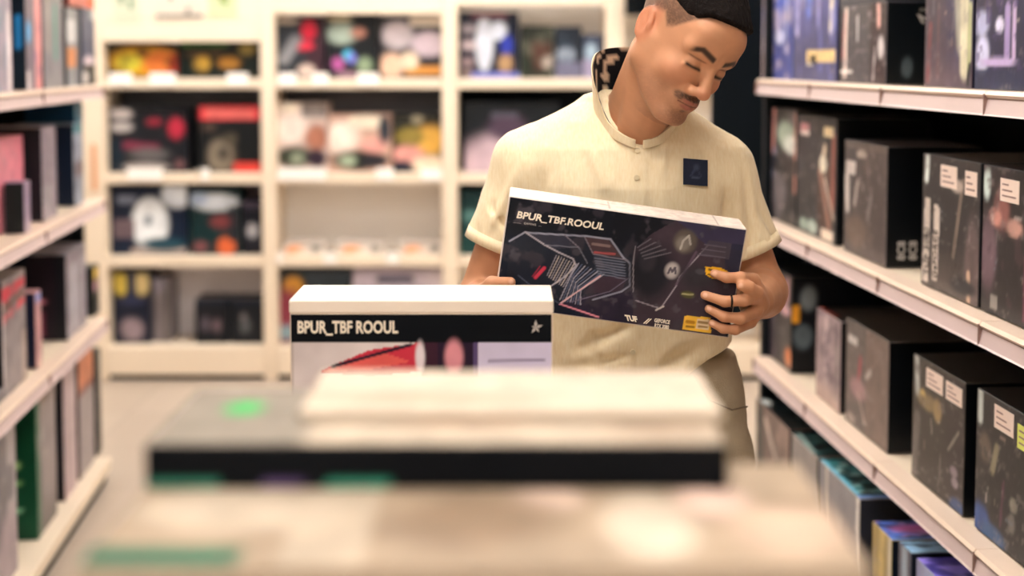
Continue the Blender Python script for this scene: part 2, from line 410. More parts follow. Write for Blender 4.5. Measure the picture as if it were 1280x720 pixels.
o, w, h = shelf_box('R', 1, 1219, 1296, -84, 'navy carton with violet and white blots at the near end of the top shelf', '#1b2450', [
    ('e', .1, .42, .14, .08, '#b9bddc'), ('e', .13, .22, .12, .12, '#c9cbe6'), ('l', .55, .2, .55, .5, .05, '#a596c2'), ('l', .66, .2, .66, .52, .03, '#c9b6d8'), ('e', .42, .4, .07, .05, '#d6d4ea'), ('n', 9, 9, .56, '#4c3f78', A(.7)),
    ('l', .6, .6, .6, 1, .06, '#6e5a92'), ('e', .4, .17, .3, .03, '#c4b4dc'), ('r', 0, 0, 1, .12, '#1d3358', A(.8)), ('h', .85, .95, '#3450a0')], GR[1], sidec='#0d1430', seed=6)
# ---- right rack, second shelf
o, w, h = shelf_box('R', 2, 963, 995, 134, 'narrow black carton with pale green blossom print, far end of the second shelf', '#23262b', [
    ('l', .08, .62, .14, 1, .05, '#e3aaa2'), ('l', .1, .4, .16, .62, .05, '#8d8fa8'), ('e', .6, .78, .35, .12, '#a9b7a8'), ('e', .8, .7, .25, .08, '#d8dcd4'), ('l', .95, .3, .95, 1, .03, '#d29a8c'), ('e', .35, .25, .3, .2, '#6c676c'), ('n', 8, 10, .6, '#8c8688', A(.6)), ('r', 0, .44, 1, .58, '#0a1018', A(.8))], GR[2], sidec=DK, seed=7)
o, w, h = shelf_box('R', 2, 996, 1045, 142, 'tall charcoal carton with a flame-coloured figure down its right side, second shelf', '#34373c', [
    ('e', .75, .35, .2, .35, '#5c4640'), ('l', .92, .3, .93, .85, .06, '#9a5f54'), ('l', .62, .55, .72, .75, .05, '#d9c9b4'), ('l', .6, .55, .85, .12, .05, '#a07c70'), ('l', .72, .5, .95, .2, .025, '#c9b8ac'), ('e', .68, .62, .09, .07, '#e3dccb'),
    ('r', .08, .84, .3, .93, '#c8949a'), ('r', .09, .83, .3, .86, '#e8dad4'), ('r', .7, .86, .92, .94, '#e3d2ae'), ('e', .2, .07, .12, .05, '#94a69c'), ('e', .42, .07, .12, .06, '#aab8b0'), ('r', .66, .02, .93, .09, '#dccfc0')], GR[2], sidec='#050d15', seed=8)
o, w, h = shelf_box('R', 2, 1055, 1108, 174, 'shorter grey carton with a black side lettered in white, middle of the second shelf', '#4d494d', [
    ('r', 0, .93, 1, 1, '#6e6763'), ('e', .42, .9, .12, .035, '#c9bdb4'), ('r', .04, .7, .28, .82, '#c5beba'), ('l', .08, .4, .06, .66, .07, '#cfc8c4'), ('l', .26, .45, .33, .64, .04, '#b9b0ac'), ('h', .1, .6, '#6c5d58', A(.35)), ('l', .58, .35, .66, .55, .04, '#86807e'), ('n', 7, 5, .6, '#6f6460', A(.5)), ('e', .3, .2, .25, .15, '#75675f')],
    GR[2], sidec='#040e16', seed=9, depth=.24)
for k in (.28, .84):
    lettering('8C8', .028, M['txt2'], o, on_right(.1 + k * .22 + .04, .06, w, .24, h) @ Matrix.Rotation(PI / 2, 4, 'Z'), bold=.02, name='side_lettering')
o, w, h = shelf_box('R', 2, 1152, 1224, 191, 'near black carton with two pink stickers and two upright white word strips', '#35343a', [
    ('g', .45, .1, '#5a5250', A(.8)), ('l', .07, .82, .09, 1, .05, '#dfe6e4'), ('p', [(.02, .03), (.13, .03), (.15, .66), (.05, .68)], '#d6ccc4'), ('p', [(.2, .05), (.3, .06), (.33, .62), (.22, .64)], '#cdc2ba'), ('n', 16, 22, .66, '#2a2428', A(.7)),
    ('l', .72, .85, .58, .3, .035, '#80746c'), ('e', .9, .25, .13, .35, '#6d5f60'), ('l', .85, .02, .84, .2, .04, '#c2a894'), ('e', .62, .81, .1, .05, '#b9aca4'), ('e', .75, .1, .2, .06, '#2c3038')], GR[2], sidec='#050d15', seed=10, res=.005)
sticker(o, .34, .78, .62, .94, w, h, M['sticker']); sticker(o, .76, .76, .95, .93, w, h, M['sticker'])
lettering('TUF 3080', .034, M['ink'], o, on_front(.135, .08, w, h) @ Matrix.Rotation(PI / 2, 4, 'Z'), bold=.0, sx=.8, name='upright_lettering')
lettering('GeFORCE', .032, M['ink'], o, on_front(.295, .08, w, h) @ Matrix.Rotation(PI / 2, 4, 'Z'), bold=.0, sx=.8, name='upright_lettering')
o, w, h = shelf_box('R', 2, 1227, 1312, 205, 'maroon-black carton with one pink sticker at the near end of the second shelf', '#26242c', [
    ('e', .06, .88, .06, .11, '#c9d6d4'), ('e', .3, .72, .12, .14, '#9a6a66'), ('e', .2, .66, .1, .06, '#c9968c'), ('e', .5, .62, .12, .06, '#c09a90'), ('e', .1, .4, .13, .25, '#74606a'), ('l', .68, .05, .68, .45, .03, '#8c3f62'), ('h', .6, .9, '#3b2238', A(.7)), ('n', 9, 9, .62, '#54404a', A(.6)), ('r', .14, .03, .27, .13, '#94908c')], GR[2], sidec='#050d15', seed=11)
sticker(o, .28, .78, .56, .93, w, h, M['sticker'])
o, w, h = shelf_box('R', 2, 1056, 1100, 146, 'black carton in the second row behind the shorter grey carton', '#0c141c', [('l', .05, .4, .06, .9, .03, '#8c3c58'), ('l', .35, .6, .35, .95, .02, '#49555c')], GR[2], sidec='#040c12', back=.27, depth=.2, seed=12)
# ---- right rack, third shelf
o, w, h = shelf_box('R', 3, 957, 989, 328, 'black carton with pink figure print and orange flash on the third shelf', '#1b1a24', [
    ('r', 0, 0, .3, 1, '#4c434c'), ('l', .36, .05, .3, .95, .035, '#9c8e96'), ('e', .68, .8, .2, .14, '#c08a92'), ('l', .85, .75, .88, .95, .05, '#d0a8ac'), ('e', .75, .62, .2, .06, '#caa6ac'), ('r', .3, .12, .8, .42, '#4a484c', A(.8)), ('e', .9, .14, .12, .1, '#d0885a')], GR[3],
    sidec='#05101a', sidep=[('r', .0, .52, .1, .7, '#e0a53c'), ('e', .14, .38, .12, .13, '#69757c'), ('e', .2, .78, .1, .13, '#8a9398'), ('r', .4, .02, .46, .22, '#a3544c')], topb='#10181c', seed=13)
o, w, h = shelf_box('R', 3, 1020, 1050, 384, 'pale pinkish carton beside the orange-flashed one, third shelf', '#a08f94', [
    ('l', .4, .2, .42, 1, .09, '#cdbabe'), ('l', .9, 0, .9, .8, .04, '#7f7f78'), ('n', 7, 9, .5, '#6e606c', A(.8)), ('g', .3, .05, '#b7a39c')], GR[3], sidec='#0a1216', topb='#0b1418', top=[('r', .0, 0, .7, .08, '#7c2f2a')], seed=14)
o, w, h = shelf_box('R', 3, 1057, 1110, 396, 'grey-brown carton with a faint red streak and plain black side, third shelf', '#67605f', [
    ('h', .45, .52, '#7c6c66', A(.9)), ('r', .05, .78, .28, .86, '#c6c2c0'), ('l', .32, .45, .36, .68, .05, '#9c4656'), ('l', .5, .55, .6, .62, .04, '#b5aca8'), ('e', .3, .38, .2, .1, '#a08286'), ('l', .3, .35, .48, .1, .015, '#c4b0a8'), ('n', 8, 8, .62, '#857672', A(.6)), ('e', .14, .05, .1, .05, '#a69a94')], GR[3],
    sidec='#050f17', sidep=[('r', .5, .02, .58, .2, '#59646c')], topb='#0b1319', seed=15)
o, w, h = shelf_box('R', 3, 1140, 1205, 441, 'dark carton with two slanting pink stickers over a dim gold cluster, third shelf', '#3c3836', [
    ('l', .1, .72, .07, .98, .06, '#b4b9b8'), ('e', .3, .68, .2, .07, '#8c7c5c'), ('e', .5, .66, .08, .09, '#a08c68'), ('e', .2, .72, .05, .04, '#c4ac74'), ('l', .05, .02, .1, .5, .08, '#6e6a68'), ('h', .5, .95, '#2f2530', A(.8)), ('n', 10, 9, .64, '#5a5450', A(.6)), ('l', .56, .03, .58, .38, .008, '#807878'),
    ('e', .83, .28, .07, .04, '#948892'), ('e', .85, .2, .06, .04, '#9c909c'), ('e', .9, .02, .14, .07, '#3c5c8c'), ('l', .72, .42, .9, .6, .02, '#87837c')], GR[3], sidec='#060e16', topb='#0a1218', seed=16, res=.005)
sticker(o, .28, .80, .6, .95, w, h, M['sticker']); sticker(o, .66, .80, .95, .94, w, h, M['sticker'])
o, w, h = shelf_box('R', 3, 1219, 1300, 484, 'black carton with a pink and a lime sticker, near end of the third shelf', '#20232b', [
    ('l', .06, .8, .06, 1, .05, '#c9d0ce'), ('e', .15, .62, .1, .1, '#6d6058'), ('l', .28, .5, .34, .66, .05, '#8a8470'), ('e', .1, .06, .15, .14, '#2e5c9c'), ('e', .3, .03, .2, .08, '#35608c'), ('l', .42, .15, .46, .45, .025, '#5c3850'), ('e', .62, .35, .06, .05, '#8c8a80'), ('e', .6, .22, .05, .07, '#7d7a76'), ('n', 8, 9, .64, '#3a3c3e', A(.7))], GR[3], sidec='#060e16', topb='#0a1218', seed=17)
sticker(o, .3, .80, .6, .96, w, h, M['sticker']); sticker(o, .66, .76, .9, .92, w, h, mat('lime_sticker', '#d6dc6a', .5))
# ---- right rack, base deck
BASE = [
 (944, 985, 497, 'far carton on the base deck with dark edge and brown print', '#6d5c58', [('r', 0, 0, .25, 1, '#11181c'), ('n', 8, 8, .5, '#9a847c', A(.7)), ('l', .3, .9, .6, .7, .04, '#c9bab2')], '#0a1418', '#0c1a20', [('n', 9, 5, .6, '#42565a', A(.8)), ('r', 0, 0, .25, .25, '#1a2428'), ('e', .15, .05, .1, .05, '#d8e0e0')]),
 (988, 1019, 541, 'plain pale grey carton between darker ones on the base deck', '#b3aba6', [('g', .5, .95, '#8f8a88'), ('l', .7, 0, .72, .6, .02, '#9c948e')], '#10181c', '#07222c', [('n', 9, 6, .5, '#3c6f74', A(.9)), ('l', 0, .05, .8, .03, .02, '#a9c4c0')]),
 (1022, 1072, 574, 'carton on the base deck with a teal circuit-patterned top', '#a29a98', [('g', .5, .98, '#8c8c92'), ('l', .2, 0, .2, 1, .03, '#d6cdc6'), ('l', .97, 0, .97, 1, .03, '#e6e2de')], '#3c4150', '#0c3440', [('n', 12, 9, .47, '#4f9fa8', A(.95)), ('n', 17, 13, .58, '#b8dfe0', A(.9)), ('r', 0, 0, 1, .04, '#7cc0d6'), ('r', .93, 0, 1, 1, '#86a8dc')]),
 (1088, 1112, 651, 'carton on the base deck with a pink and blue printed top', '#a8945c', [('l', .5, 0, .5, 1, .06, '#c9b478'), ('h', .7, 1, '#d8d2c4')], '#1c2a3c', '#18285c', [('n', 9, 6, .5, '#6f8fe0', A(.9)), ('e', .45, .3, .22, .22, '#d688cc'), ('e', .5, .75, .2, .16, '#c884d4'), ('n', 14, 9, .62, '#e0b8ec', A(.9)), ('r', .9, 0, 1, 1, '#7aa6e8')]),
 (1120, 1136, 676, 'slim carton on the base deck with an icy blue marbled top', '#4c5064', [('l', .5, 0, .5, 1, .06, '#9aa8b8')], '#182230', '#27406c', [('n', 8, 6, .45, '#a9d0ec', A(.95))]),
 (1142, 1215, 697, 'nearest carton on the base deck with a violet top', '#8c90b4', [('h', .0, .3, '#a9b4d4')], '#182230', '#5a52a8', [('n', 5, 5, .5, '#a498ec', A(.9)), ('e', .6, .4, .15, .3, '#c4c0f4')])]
for i, (xa, xb, yt, lb, bc, fr, sc, tb, tp) in enumerate(BASE):
    shelf_box('R', 4, xa, xb, yt, lb, bc, fr, GR[4], sidec=sc, topb=tb, top=tp, seed=20 + i, back=-.045, depth=.3, res=.008)

# ---- left rack (u runs from the near end to the far end)
def lb(row, xa, xb, yt, label, base, front, sc, sp_=None, seed=0, back=0., depth=.22, **k):
    return shelf_box('L', row, xa, xb, yt, label, base, front, GL[row], sidec=sc, sidep=sp_, seed=seed, back=back, depth=depth, res=.009, **k)
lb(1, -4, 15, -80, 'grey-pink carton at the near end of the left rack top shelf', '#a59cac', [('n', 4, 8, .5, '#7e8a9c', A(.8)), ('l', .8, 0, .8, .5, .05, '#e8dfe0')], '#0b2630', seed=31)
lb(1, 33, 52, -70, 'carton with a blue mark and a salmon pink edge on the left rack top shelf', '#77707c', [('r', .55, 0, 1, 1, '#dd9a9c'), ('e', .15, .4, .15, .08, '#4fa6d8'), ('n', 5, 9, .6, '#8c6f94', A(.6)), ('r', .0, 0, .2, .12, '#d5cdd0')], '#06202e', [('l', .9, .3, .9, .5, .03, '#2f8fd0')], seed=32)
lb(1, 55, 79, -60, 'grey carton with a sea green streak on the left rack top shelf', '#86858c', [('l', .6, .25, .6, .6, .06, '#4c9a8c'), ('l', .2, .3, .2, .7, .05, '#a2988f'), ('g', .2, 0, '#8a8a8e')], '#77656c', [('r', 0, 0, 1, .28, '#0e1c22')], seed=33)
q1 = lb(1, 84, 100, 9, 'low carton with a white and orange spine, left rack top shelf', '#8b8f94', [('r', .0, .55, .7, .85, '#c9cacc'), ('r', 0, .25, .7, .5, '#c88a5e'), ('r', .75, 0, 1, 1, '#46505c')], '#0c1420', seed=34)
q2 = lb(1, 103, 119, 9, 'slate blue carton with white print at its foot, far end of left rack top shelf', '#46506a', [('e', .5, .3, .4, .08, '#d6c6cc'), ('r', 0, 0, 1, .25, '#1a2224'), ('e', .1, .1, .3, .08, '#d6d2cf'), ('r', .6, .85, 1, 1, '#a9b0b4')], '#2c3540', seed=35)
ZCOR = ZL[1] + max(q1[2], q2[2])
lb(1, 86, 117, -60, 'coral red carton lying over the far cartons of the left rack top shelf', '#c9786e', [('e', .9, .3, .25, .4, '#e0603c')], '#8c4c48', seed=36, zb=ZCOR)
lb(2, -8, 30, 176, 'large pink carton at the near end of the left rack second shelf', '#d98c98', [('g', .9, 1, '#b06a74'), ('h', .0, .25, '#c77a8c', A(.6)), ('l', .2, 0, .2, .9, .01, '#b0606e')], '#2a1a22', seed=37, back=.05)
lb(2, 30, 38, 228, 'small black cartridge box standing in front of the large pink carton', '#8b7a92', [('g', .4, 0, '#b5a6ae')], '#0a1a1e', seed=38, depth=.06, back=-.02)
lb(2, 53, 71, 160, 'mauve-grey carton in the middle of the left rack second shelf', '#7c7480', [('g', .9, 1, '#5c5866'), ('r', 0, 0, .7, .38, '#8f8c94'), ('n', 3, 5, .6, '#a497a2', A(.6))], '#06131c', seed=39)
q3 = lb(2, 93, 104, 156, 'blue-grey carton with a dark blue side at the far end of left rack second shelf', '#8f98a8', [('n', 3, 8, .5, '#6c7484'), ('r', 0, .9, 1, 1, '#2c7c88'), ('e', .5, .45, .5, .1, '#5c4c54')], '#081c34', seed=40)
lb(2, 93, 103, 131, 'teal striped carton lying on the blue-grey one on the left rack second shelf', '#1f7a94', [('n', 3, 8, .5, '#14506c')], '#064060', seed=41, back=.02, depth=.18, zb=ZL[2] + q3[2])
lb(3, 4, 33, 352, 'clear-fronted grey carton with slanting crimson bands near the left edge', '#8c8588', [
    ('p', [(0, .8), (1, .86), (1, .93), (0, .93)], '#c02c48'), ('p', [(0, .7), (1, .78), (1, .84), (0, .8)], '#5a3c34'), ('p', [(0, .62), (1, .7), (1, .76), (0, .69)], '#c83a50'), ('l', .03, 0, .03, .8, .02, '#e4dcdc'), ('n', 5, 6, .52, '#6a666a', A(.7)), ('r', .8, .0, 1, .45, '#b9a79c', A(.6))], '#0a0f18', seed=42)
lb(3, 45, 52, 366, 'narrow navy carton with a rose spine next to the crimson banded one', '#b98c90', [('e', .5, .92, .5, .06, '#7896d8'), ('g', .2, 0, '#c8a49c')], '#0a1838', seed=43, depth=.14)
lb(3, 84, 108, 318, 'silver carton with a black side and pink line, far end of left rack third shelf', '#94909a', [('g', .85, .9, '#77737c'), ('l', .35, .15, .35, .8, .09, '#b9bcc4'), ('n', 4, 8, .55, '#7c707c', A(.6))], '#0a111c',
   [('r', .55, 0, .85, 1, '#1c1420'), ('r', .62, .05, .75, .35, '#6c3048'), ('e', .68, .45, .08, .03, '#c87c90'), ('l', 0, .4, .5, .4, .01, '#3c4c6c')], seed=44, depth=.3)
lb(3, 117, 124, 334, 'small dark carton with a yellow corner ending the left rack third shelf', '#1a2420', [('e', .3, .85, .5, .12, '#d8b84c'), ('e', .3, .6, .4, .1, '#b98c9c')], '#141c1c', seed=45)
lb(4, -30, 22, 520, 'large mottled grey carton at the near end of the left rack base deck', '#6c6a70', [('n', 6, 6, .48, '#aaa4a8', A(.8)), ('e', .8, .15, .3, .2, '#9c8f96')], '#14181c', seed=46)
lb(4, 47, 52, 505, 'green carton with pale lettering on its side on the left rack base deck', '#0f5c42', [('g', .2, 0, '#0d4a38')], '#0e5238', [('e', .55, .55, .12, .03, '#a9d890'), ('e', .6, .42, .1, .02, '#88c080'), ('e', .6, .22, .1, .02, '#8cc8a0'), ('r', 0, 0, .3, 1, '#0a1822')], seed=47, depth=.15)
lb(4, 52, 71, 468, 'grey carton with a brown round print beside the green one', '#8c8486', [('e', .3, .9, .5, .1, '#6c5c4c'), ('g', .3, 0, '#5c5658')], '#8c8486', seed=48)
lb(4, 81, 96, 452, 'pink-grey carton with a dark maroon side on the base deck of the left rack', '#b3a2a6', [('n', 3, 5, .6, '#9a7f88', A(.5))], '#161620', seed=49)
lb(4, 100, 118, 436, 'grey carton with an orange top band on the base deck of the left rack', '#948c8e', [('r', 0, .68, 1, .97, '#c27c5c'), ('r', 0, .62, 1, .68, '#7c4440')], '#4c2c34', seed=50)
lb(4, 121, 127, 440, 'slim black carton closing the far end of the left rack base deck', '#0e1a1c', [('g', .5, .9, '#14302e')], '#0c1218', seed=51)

# ------------------------------------------------------------------ back wall shelving
YB = 7.30
def XB(px, Y=YB): return P(px, 250, Y).x
def ZB(py, Y=YB): return P(400, py, Y).z
back = empty('wall_shelving', (0, 0, 0)); tag(back, 'cream shelving wall with four bays across the end of the aisle', 'shelving')
posts = [(97, 132), (328, 345), (553, 572), (756, 779), (960, 985)]
for a, b in posts:
    x0 = -1.0 if False else XB(a)
    MB().box(XB(a), XB(b), YB - .01, 7.77, 0, 2.35).build('post', M['cream'], back, .004)
bays = [(132, 328), (345, 553), (572, 756), (779, 960)]
ZS = {1: ZB(98), 2: ZB(217), 3: ZB(321), 4: ZB(433)}
panels = {(0, 1): 'lav', (0, 2): 'slate', (0, 3): 'mauve', (0, 4): 'lav', (1, 1): 'white', (1, 2): 'slate', (1, 3): 'white', (1, 4): 'white',
          (2, 1): 'white', (2, 2): 'black', (2, 3): 'black', (2, 4): 'white', (3, 1): 'white', (3, 2): 'white', (3, 3): 'white', (3, 4): 'white'}
for i, (a, b) in enumerate(bays):
    xa, xb = XB(a), XB(b)
    for r in (1, 2, 3, 4):
        z = ZS[r]; top = ZS[r - 1] if r > 1 else 2.35
        if r < 4: MB().box(xa, xb, YB, 7.62, z - .052, z).build('shelf_board', M['cream'], back, .003)
        MB().box(xa, xb, 7.62, 7.65, z if r == 4 else z, top).build('back_panel', M[panels[(i, r)]], back)
    MB().box(xa, xb, YB - .03, 7.62, ZB(467), ZS[4]).build('base_drawer', M['cream'], back, .004)
    MB().box(xa, xb, YB + .02, 7.62, 0, ZB(467)).build('kick_plate', M['kick'], back)
# header boards over the top cells
zh = {0: ZB(52), 1: ZB(17), 2: ZB(6), 3: ZB(5)}
for i, (a, b) in enumerate(bays):
    MB().box(XB(a), XB(b), YB, YB + .03 if i else YB + .02, zh[i], 2.3).build('header_board', M['cream'], back, .002)
for i, (x0, x1, y0, y1, k) in enumerate(((146, 178, -18, 24, 0), (198, 258, -30, 25, 1), (264, 300, -24, 22, 0))):
    po = tag(empty('sketch_poster', (XB((x0 + x1) / 2), YB - .002, ZB(y1))), ['narrow pale poster at the left of the header board', 'wide white poster with a grey caption in the middle of the header board', 'faint green poster at the right of the header board'][i], 'poster', 'sketch posters over the left bay')
    w = XB(x1) - XB(x0); h = ZB(y0) - ZB(y1)
    MB().box(-w / 2, w / 2, -.003, .0, 0, h).build('sheet', mat('poster_paper', ['#c9cfb8', '#d6cdbf', '#c6d0a8'][i], .6), po)
    g = MB(); rr = random.Random(i)
    for q in range(5):
        x = rr.uniform(-w * .35, w * .35); z = rr.uniform(.1, .8) * h; g.box(x - .012, x + .012, -.0045, -.003, z, z + rr.uniform(.02, .07))
    g.build('sketch_print', mat('sketch_green', ['#6f8a6c', '#8c827a', '#94a866'][i], .6), po)
    if k: MB().box(-w * .48, w * .48, -.0045, -.003, .012, .028).build('caption_print', mat('caption_grey', '#6a6056', .6), po)

GB = {1: 'cartons on the top shelf of the far wall', 2: 'cartons on the second shelf of the far wall', 3: 'cartons on the third shelf of the far wall', 4: 'cartons on the bottom shelf of the far wall'}
def bb(row, xa, xb, yt, label, base, front, seed=0, back=.08, depth=.2, z=None, name='product_box'):
    Y = YB + back; w = P(xb, 250, Y).x - P(xa, 250, Y).x; z0 = ZS[row] if z is None else z; h = P(xa, yt, Y).z - z0
    o = carton(name, w - .004, depth, h, base, {'front': front}, seed, res=.011, loc=(P((xa + xb) / 2, 250, Y).x, Y, z0))
    tag(o, label, 'box', GB[row]); return o
bb(1, 137, 226, 54, 'yellow and orange printed carton on the far wall top shelf', '#0e2028', [('e', .52, .5, .48, .42, '#d8a020'), ('e', .75, .45, .25, .35, '#d87838'), ('e', .3, .45, .18, .25, '#d6d048'), ('e', .5, .75, .1, .12, '#5c3a18'), ('e', .95, .4, .1, .3, '#8c2c20'), ('n', 9, 4, .62, '#7a5a20', A(.7))], 61)
bb(1, 227, 327, 49, 'black carton with a green top band and amber print on the far wall top shelf', '#0f1a18', [('r', .02, .82, .6, .97, '#3c6a30'), ('e', .28, .38, .1, .2, '#c9a040'), ('e', .62, .4, .14, .16, '#b07c34'), ('e', .85, .75, .1, .14, '#9c8848'), ('l', .1, .62, .5, .65, .08, '#54402c'), ('n', 7, 4, .62, '#4c4430', A(.6))], 62)
bb(2, 137, 236, 134, 'black carton with crimson figures and white corner label on the second shelf', '#151820', [('e', .16, .9, .14, .08, '#c9c2c2'), ('e', .16, .7, .14, .07, '#c2bcbc'), ('e', .86, .68, .1, .16, '#b82c44'), ('e', .58, .78, .1, .06, '#8c2438'), ('l', .2, .42, .6, .38, .07, '#7c3048'), ('e', .5, .28, .26, .1, '#5c5a5c'), ('e', .45, .08, .3, .06, '#aaa2a0'), ('e', .9, .12, .06, .08, '#6c4c50'), ('r', 0, 0, .18, .5, '#0c2434', A(.8))], 63)
bb(2, 250, 327, 132, 'black carton with a bright red top band, left bay second shelf', '#12161a', [('r', 0, .78, 1, 1, '#d83844'), ('l', .15, .89, .85, .88, .09, '#e87470'), ('e', .35, .25, .22, .25, '#7c7264'), ('e', .5, .5, .12, .1, '#4c463c'), ('e', .38, .28, .1, .1, '#44403a'), ('r', .55, 0, 1, .14, '#e04840'), ('e', .15, .68, .12, .05, '#54443c')], 64)
bb(3, 136, 234, 232, 'navy carton with a big white round shape on the third shelf', '#0d1c34', [('e', .52, .45, .24, .38, '#e8eef4', .12), ('e', .88, .88, .2, .2, '#dfe8f4', .15), ('e', .5, .5, .05, .08, '#7c8c9c'), ('r', .05, .22, .32, .5, '#6c5c64'), ('l', .14, .8, .3, .8, .07, '#7c8498'), ('l', .3, .05, .95, .06, .05, '#b4a49c'), ('e', .7, .15, .3, .1, '#1c4454')], 65)
bb(3, 237, 300, 236, 'dark green carton with a white flare and orange badge on the third shelf', '#0f2c30', [('e', .5, .8, .48, .13, '#dce6f2', .2), ('e', .15, .85, .2, .1, '#a9bcd8'), ('e', .72, .12, .18, .14, '#e06c40'), ('e', .65, .5, .25, .1, '#7c3c40'), ('e', .2, .12, .15, .08, '#7c4c50'), ('r', .75, .2, 1, .75, '#2a2c34', A(.7))], 66)
bb(3, 302, 328, 252, 'narrow black carton with a small pale mark on the third shelf', '#171a26', [('e', .5, .45, .3, .14, '#b4b4bc'), ('g', .8, 1, '#544c60')], 67, back=.1)
bb(4, 138, 186, 341, 'dark carton with two yellow marks at its top on the bottom shelf', '#10182c', [('e', .22, .85, .22, .16, '#e0c85c'), ('e', .78, .85, .22, .16, '#d8c48c'), ('r', .4, .6, .6, 1, '#1c2c50'), ('e', .5, .2, .32, .16, '#8c7c84'), ('e', .5, .6, .4, .06, '#2c3454')], 68)
bb(4, 188, 211, 348, 'taupe carton standing beside the yellow-marked one on the bottom shelf', '#7c7478', [('g', .7, 1, '#9c98a8'), ('l', .8, 0, .8, 1, .04, '#5c5654')], 69, back=.12)
bb(4, 241, 284, 374, 'black cube carton, left of the pair on the bottom shelf', '#10141c', [('e', .3, .45, .12, .18, '#544c58'), ('e', .65, .4, .15, .15, '#64545c'), ('r', 0, .88, 1, 1, '#1c2434')], 70)
bb(4, 285, 328, 374, 'black cube carton, right of the pair on the bottom shelf', '#0e141c', [('e', .45, .4, .16, .18, '#54585c'), ('e', .4, .6, .08, .1, '#706c70'), ('r', 0, .88, 1, 1, '#1c2434')], 71)
bb(1, 347, 408, 20, 'grey-black carton with a scarlet cross on the middle bay top shelf', '#2a3038', [('r', .6, 0, 1, 1, '#3a1c28', A(.8)), ('e', .68, .78, .16, .16, '#c8203c', .2), ('e', .55, .52, .24, .07, '#d83048', .2), ('l', .15, .3, .4, .6, .12, '#84868c'), ('e', .62, .12, .18, .1, '#cdbab0'), ('e', .2, .93, .25, .05, '#c8bcae')], 72)
bb(1, 409, 474, 16, 'black carton with a rainbow speckle and pale banner, middle bay top shelf', '#10161c', [('e', .3, .68, .3, .15, '#a9bcb0'), ('e', .62, .7, .15, .08, '#c08878'), ('e', .42, .35, .1, .08, '#4cb4d8'), ('e', .22, .22, .12, .1, '#b45c9c'), ('e', .5, .3, .08, .08, '#7c7cd8'), ('e', .75, .2, .15, .12, '#84987c'), ('e', .25, .92, .25, .05, '#c8c0a4'), ('e', .4, .05, .2, .05, '#9c7c8c')], 73)
bb(1, 476, 553, 20, 'charcoal carton with pale blots over an orange foot band, middle bay top shelf', '#20242c', [('e', .28, .7, .26, .22, '#c4bac0', .3), ('e', .8, .55, .3, .2, '#c8b8c4', .2), ('r', .4, .05, 1, .2, '#c88c44'), ('e', .18, .2, .2, .2, '#d8b49c'), ('e', .48, .28, .14, .14, '#e4d0b8'), ('r', .5, .85, 1, 1, '#e8dccb')], 74)
bb(2, 346, 410, 129, 'white and tan carton at the left of the middle bay second shelf', '#d8c4bc', [('e', .3, .65, .35, .2, '#f0e2da'), ('e', .8, .5, .25, .2, '#a8705c'), ('e', .35, .22, .4, .16, '#30382c'), ('e', .8, .2, .2, .14, '#2c2030'), ('e', .4, .2, .14, .09, '#8c9884'), ('e', .25, .94, .2, .08, '#f4ead8'), ('r', .5, .8, 1, 1, '#3c4448', A(.7))], 75)
bb(2, 411, 490, 143, 'white and rose carton in the centre of the middle bay second shelf', '#c8a494', [('e', .2, .6, .28, .28, '#f0e0d4'), ('e', .6, .88, .3, .12, '#f2e8d4', .1), ('e', .72, .45, .2, .14, '#d89c94'), ('e', .45, .2, .4, .18, '#1c2420'), ('e', .3, .2, .14, .1, '#9cac94'), ('e', .75, .2, .22, .12, '#24242c'), ('e', .9, .75, .1, .25, '#24303c')], 76)
bb(2, 491, 553, 143, 'carton with a golden blot and rose streak, right of the middle bay', '#2a2a24', [('e', .75, .55, .32, .26, '#d6a64c'), ('e', .35, .62, .3, .16, '#8c7c3c'), ('e', .3, .3, .35, .16, '#dc9c94'), ('e', .75, .12, .35, .16, '#f0dcc4'), ('e', .5, .92, .12, .08, '#a49c84'), ('e', .2, .1, .2, .1, '#1c2438')], 77)
for k, (xa, xb) in enumerate(((352, 404), (422, 480), (500, 553))):
    bb(3, xa, xb, 303, ['small low carton with an orange patch, left of three on the pale shelf', 'small low carton with an orange patch, middle of three on the pale shelf', 'small low carton with an orange patch, right of three on the pale shelf'][k], '#d9d0c8',
       [('e', .3, .4, .22, .4, '#e89c6c'), ('e', .82, .5, .12, .3, '#6c6c68'), ('e', .5, .2, .2, .2, '#ecdccf'), ('r', 0, .85, 1, 1, '#b4aca4')], 78 + k, depth=.14)
bb(4, 347, 438, 338, 'dark slate carton with an amber spot behind the stacked boxes', '#2c3a40', [('e', .2, .78, .14, .14, '#d89c3c'), ('e', .12, .35, .25, .4, '#8c3c4c'), ('r', .4, .85, 1, 1, '#3c4450', A(.6)), ('e', .1, .15, .15, .1, '#84a0ac')], 81)
bb(4, 440, 556, 336, 'lavender carton with smudged grey lettering behind the stacked boxes', '#c9bfcf', [('l', .3, .86, .62, .86, .07, '#5c5c70'), ('r', 0, .94, 1, 1, '#b4aabc'), ('h', .6, 1, '#e4dae0', A(.6))], 82)
bb(1, 574, 649, 15, 'navy carton with a white tower shape and a column of pale discs', '#10182c', [('e', .42, .52, .15, .42, '#ccd2e0', .15), ('e', .66, .72, .14, .14, '#d4dcec', .2), ('e', .8, .5, .1, .16, '#2838a0'), ('e', .78, .22, .12, .14, '#a48460'), ('e', .15, .75, .14, .07, '#a49aa2'), ('e', .15, .5, .14, .08, '#b4a4a8'), ('e', .13, .24, .12, .07, '#948084'), ('e', .13, .08, .12, .05, '#94807c'), ('r', .2, 0, 1, .08, '#6c74c0'), ('r', .2, .93, .8, 1, '#7c4c58')], 83)
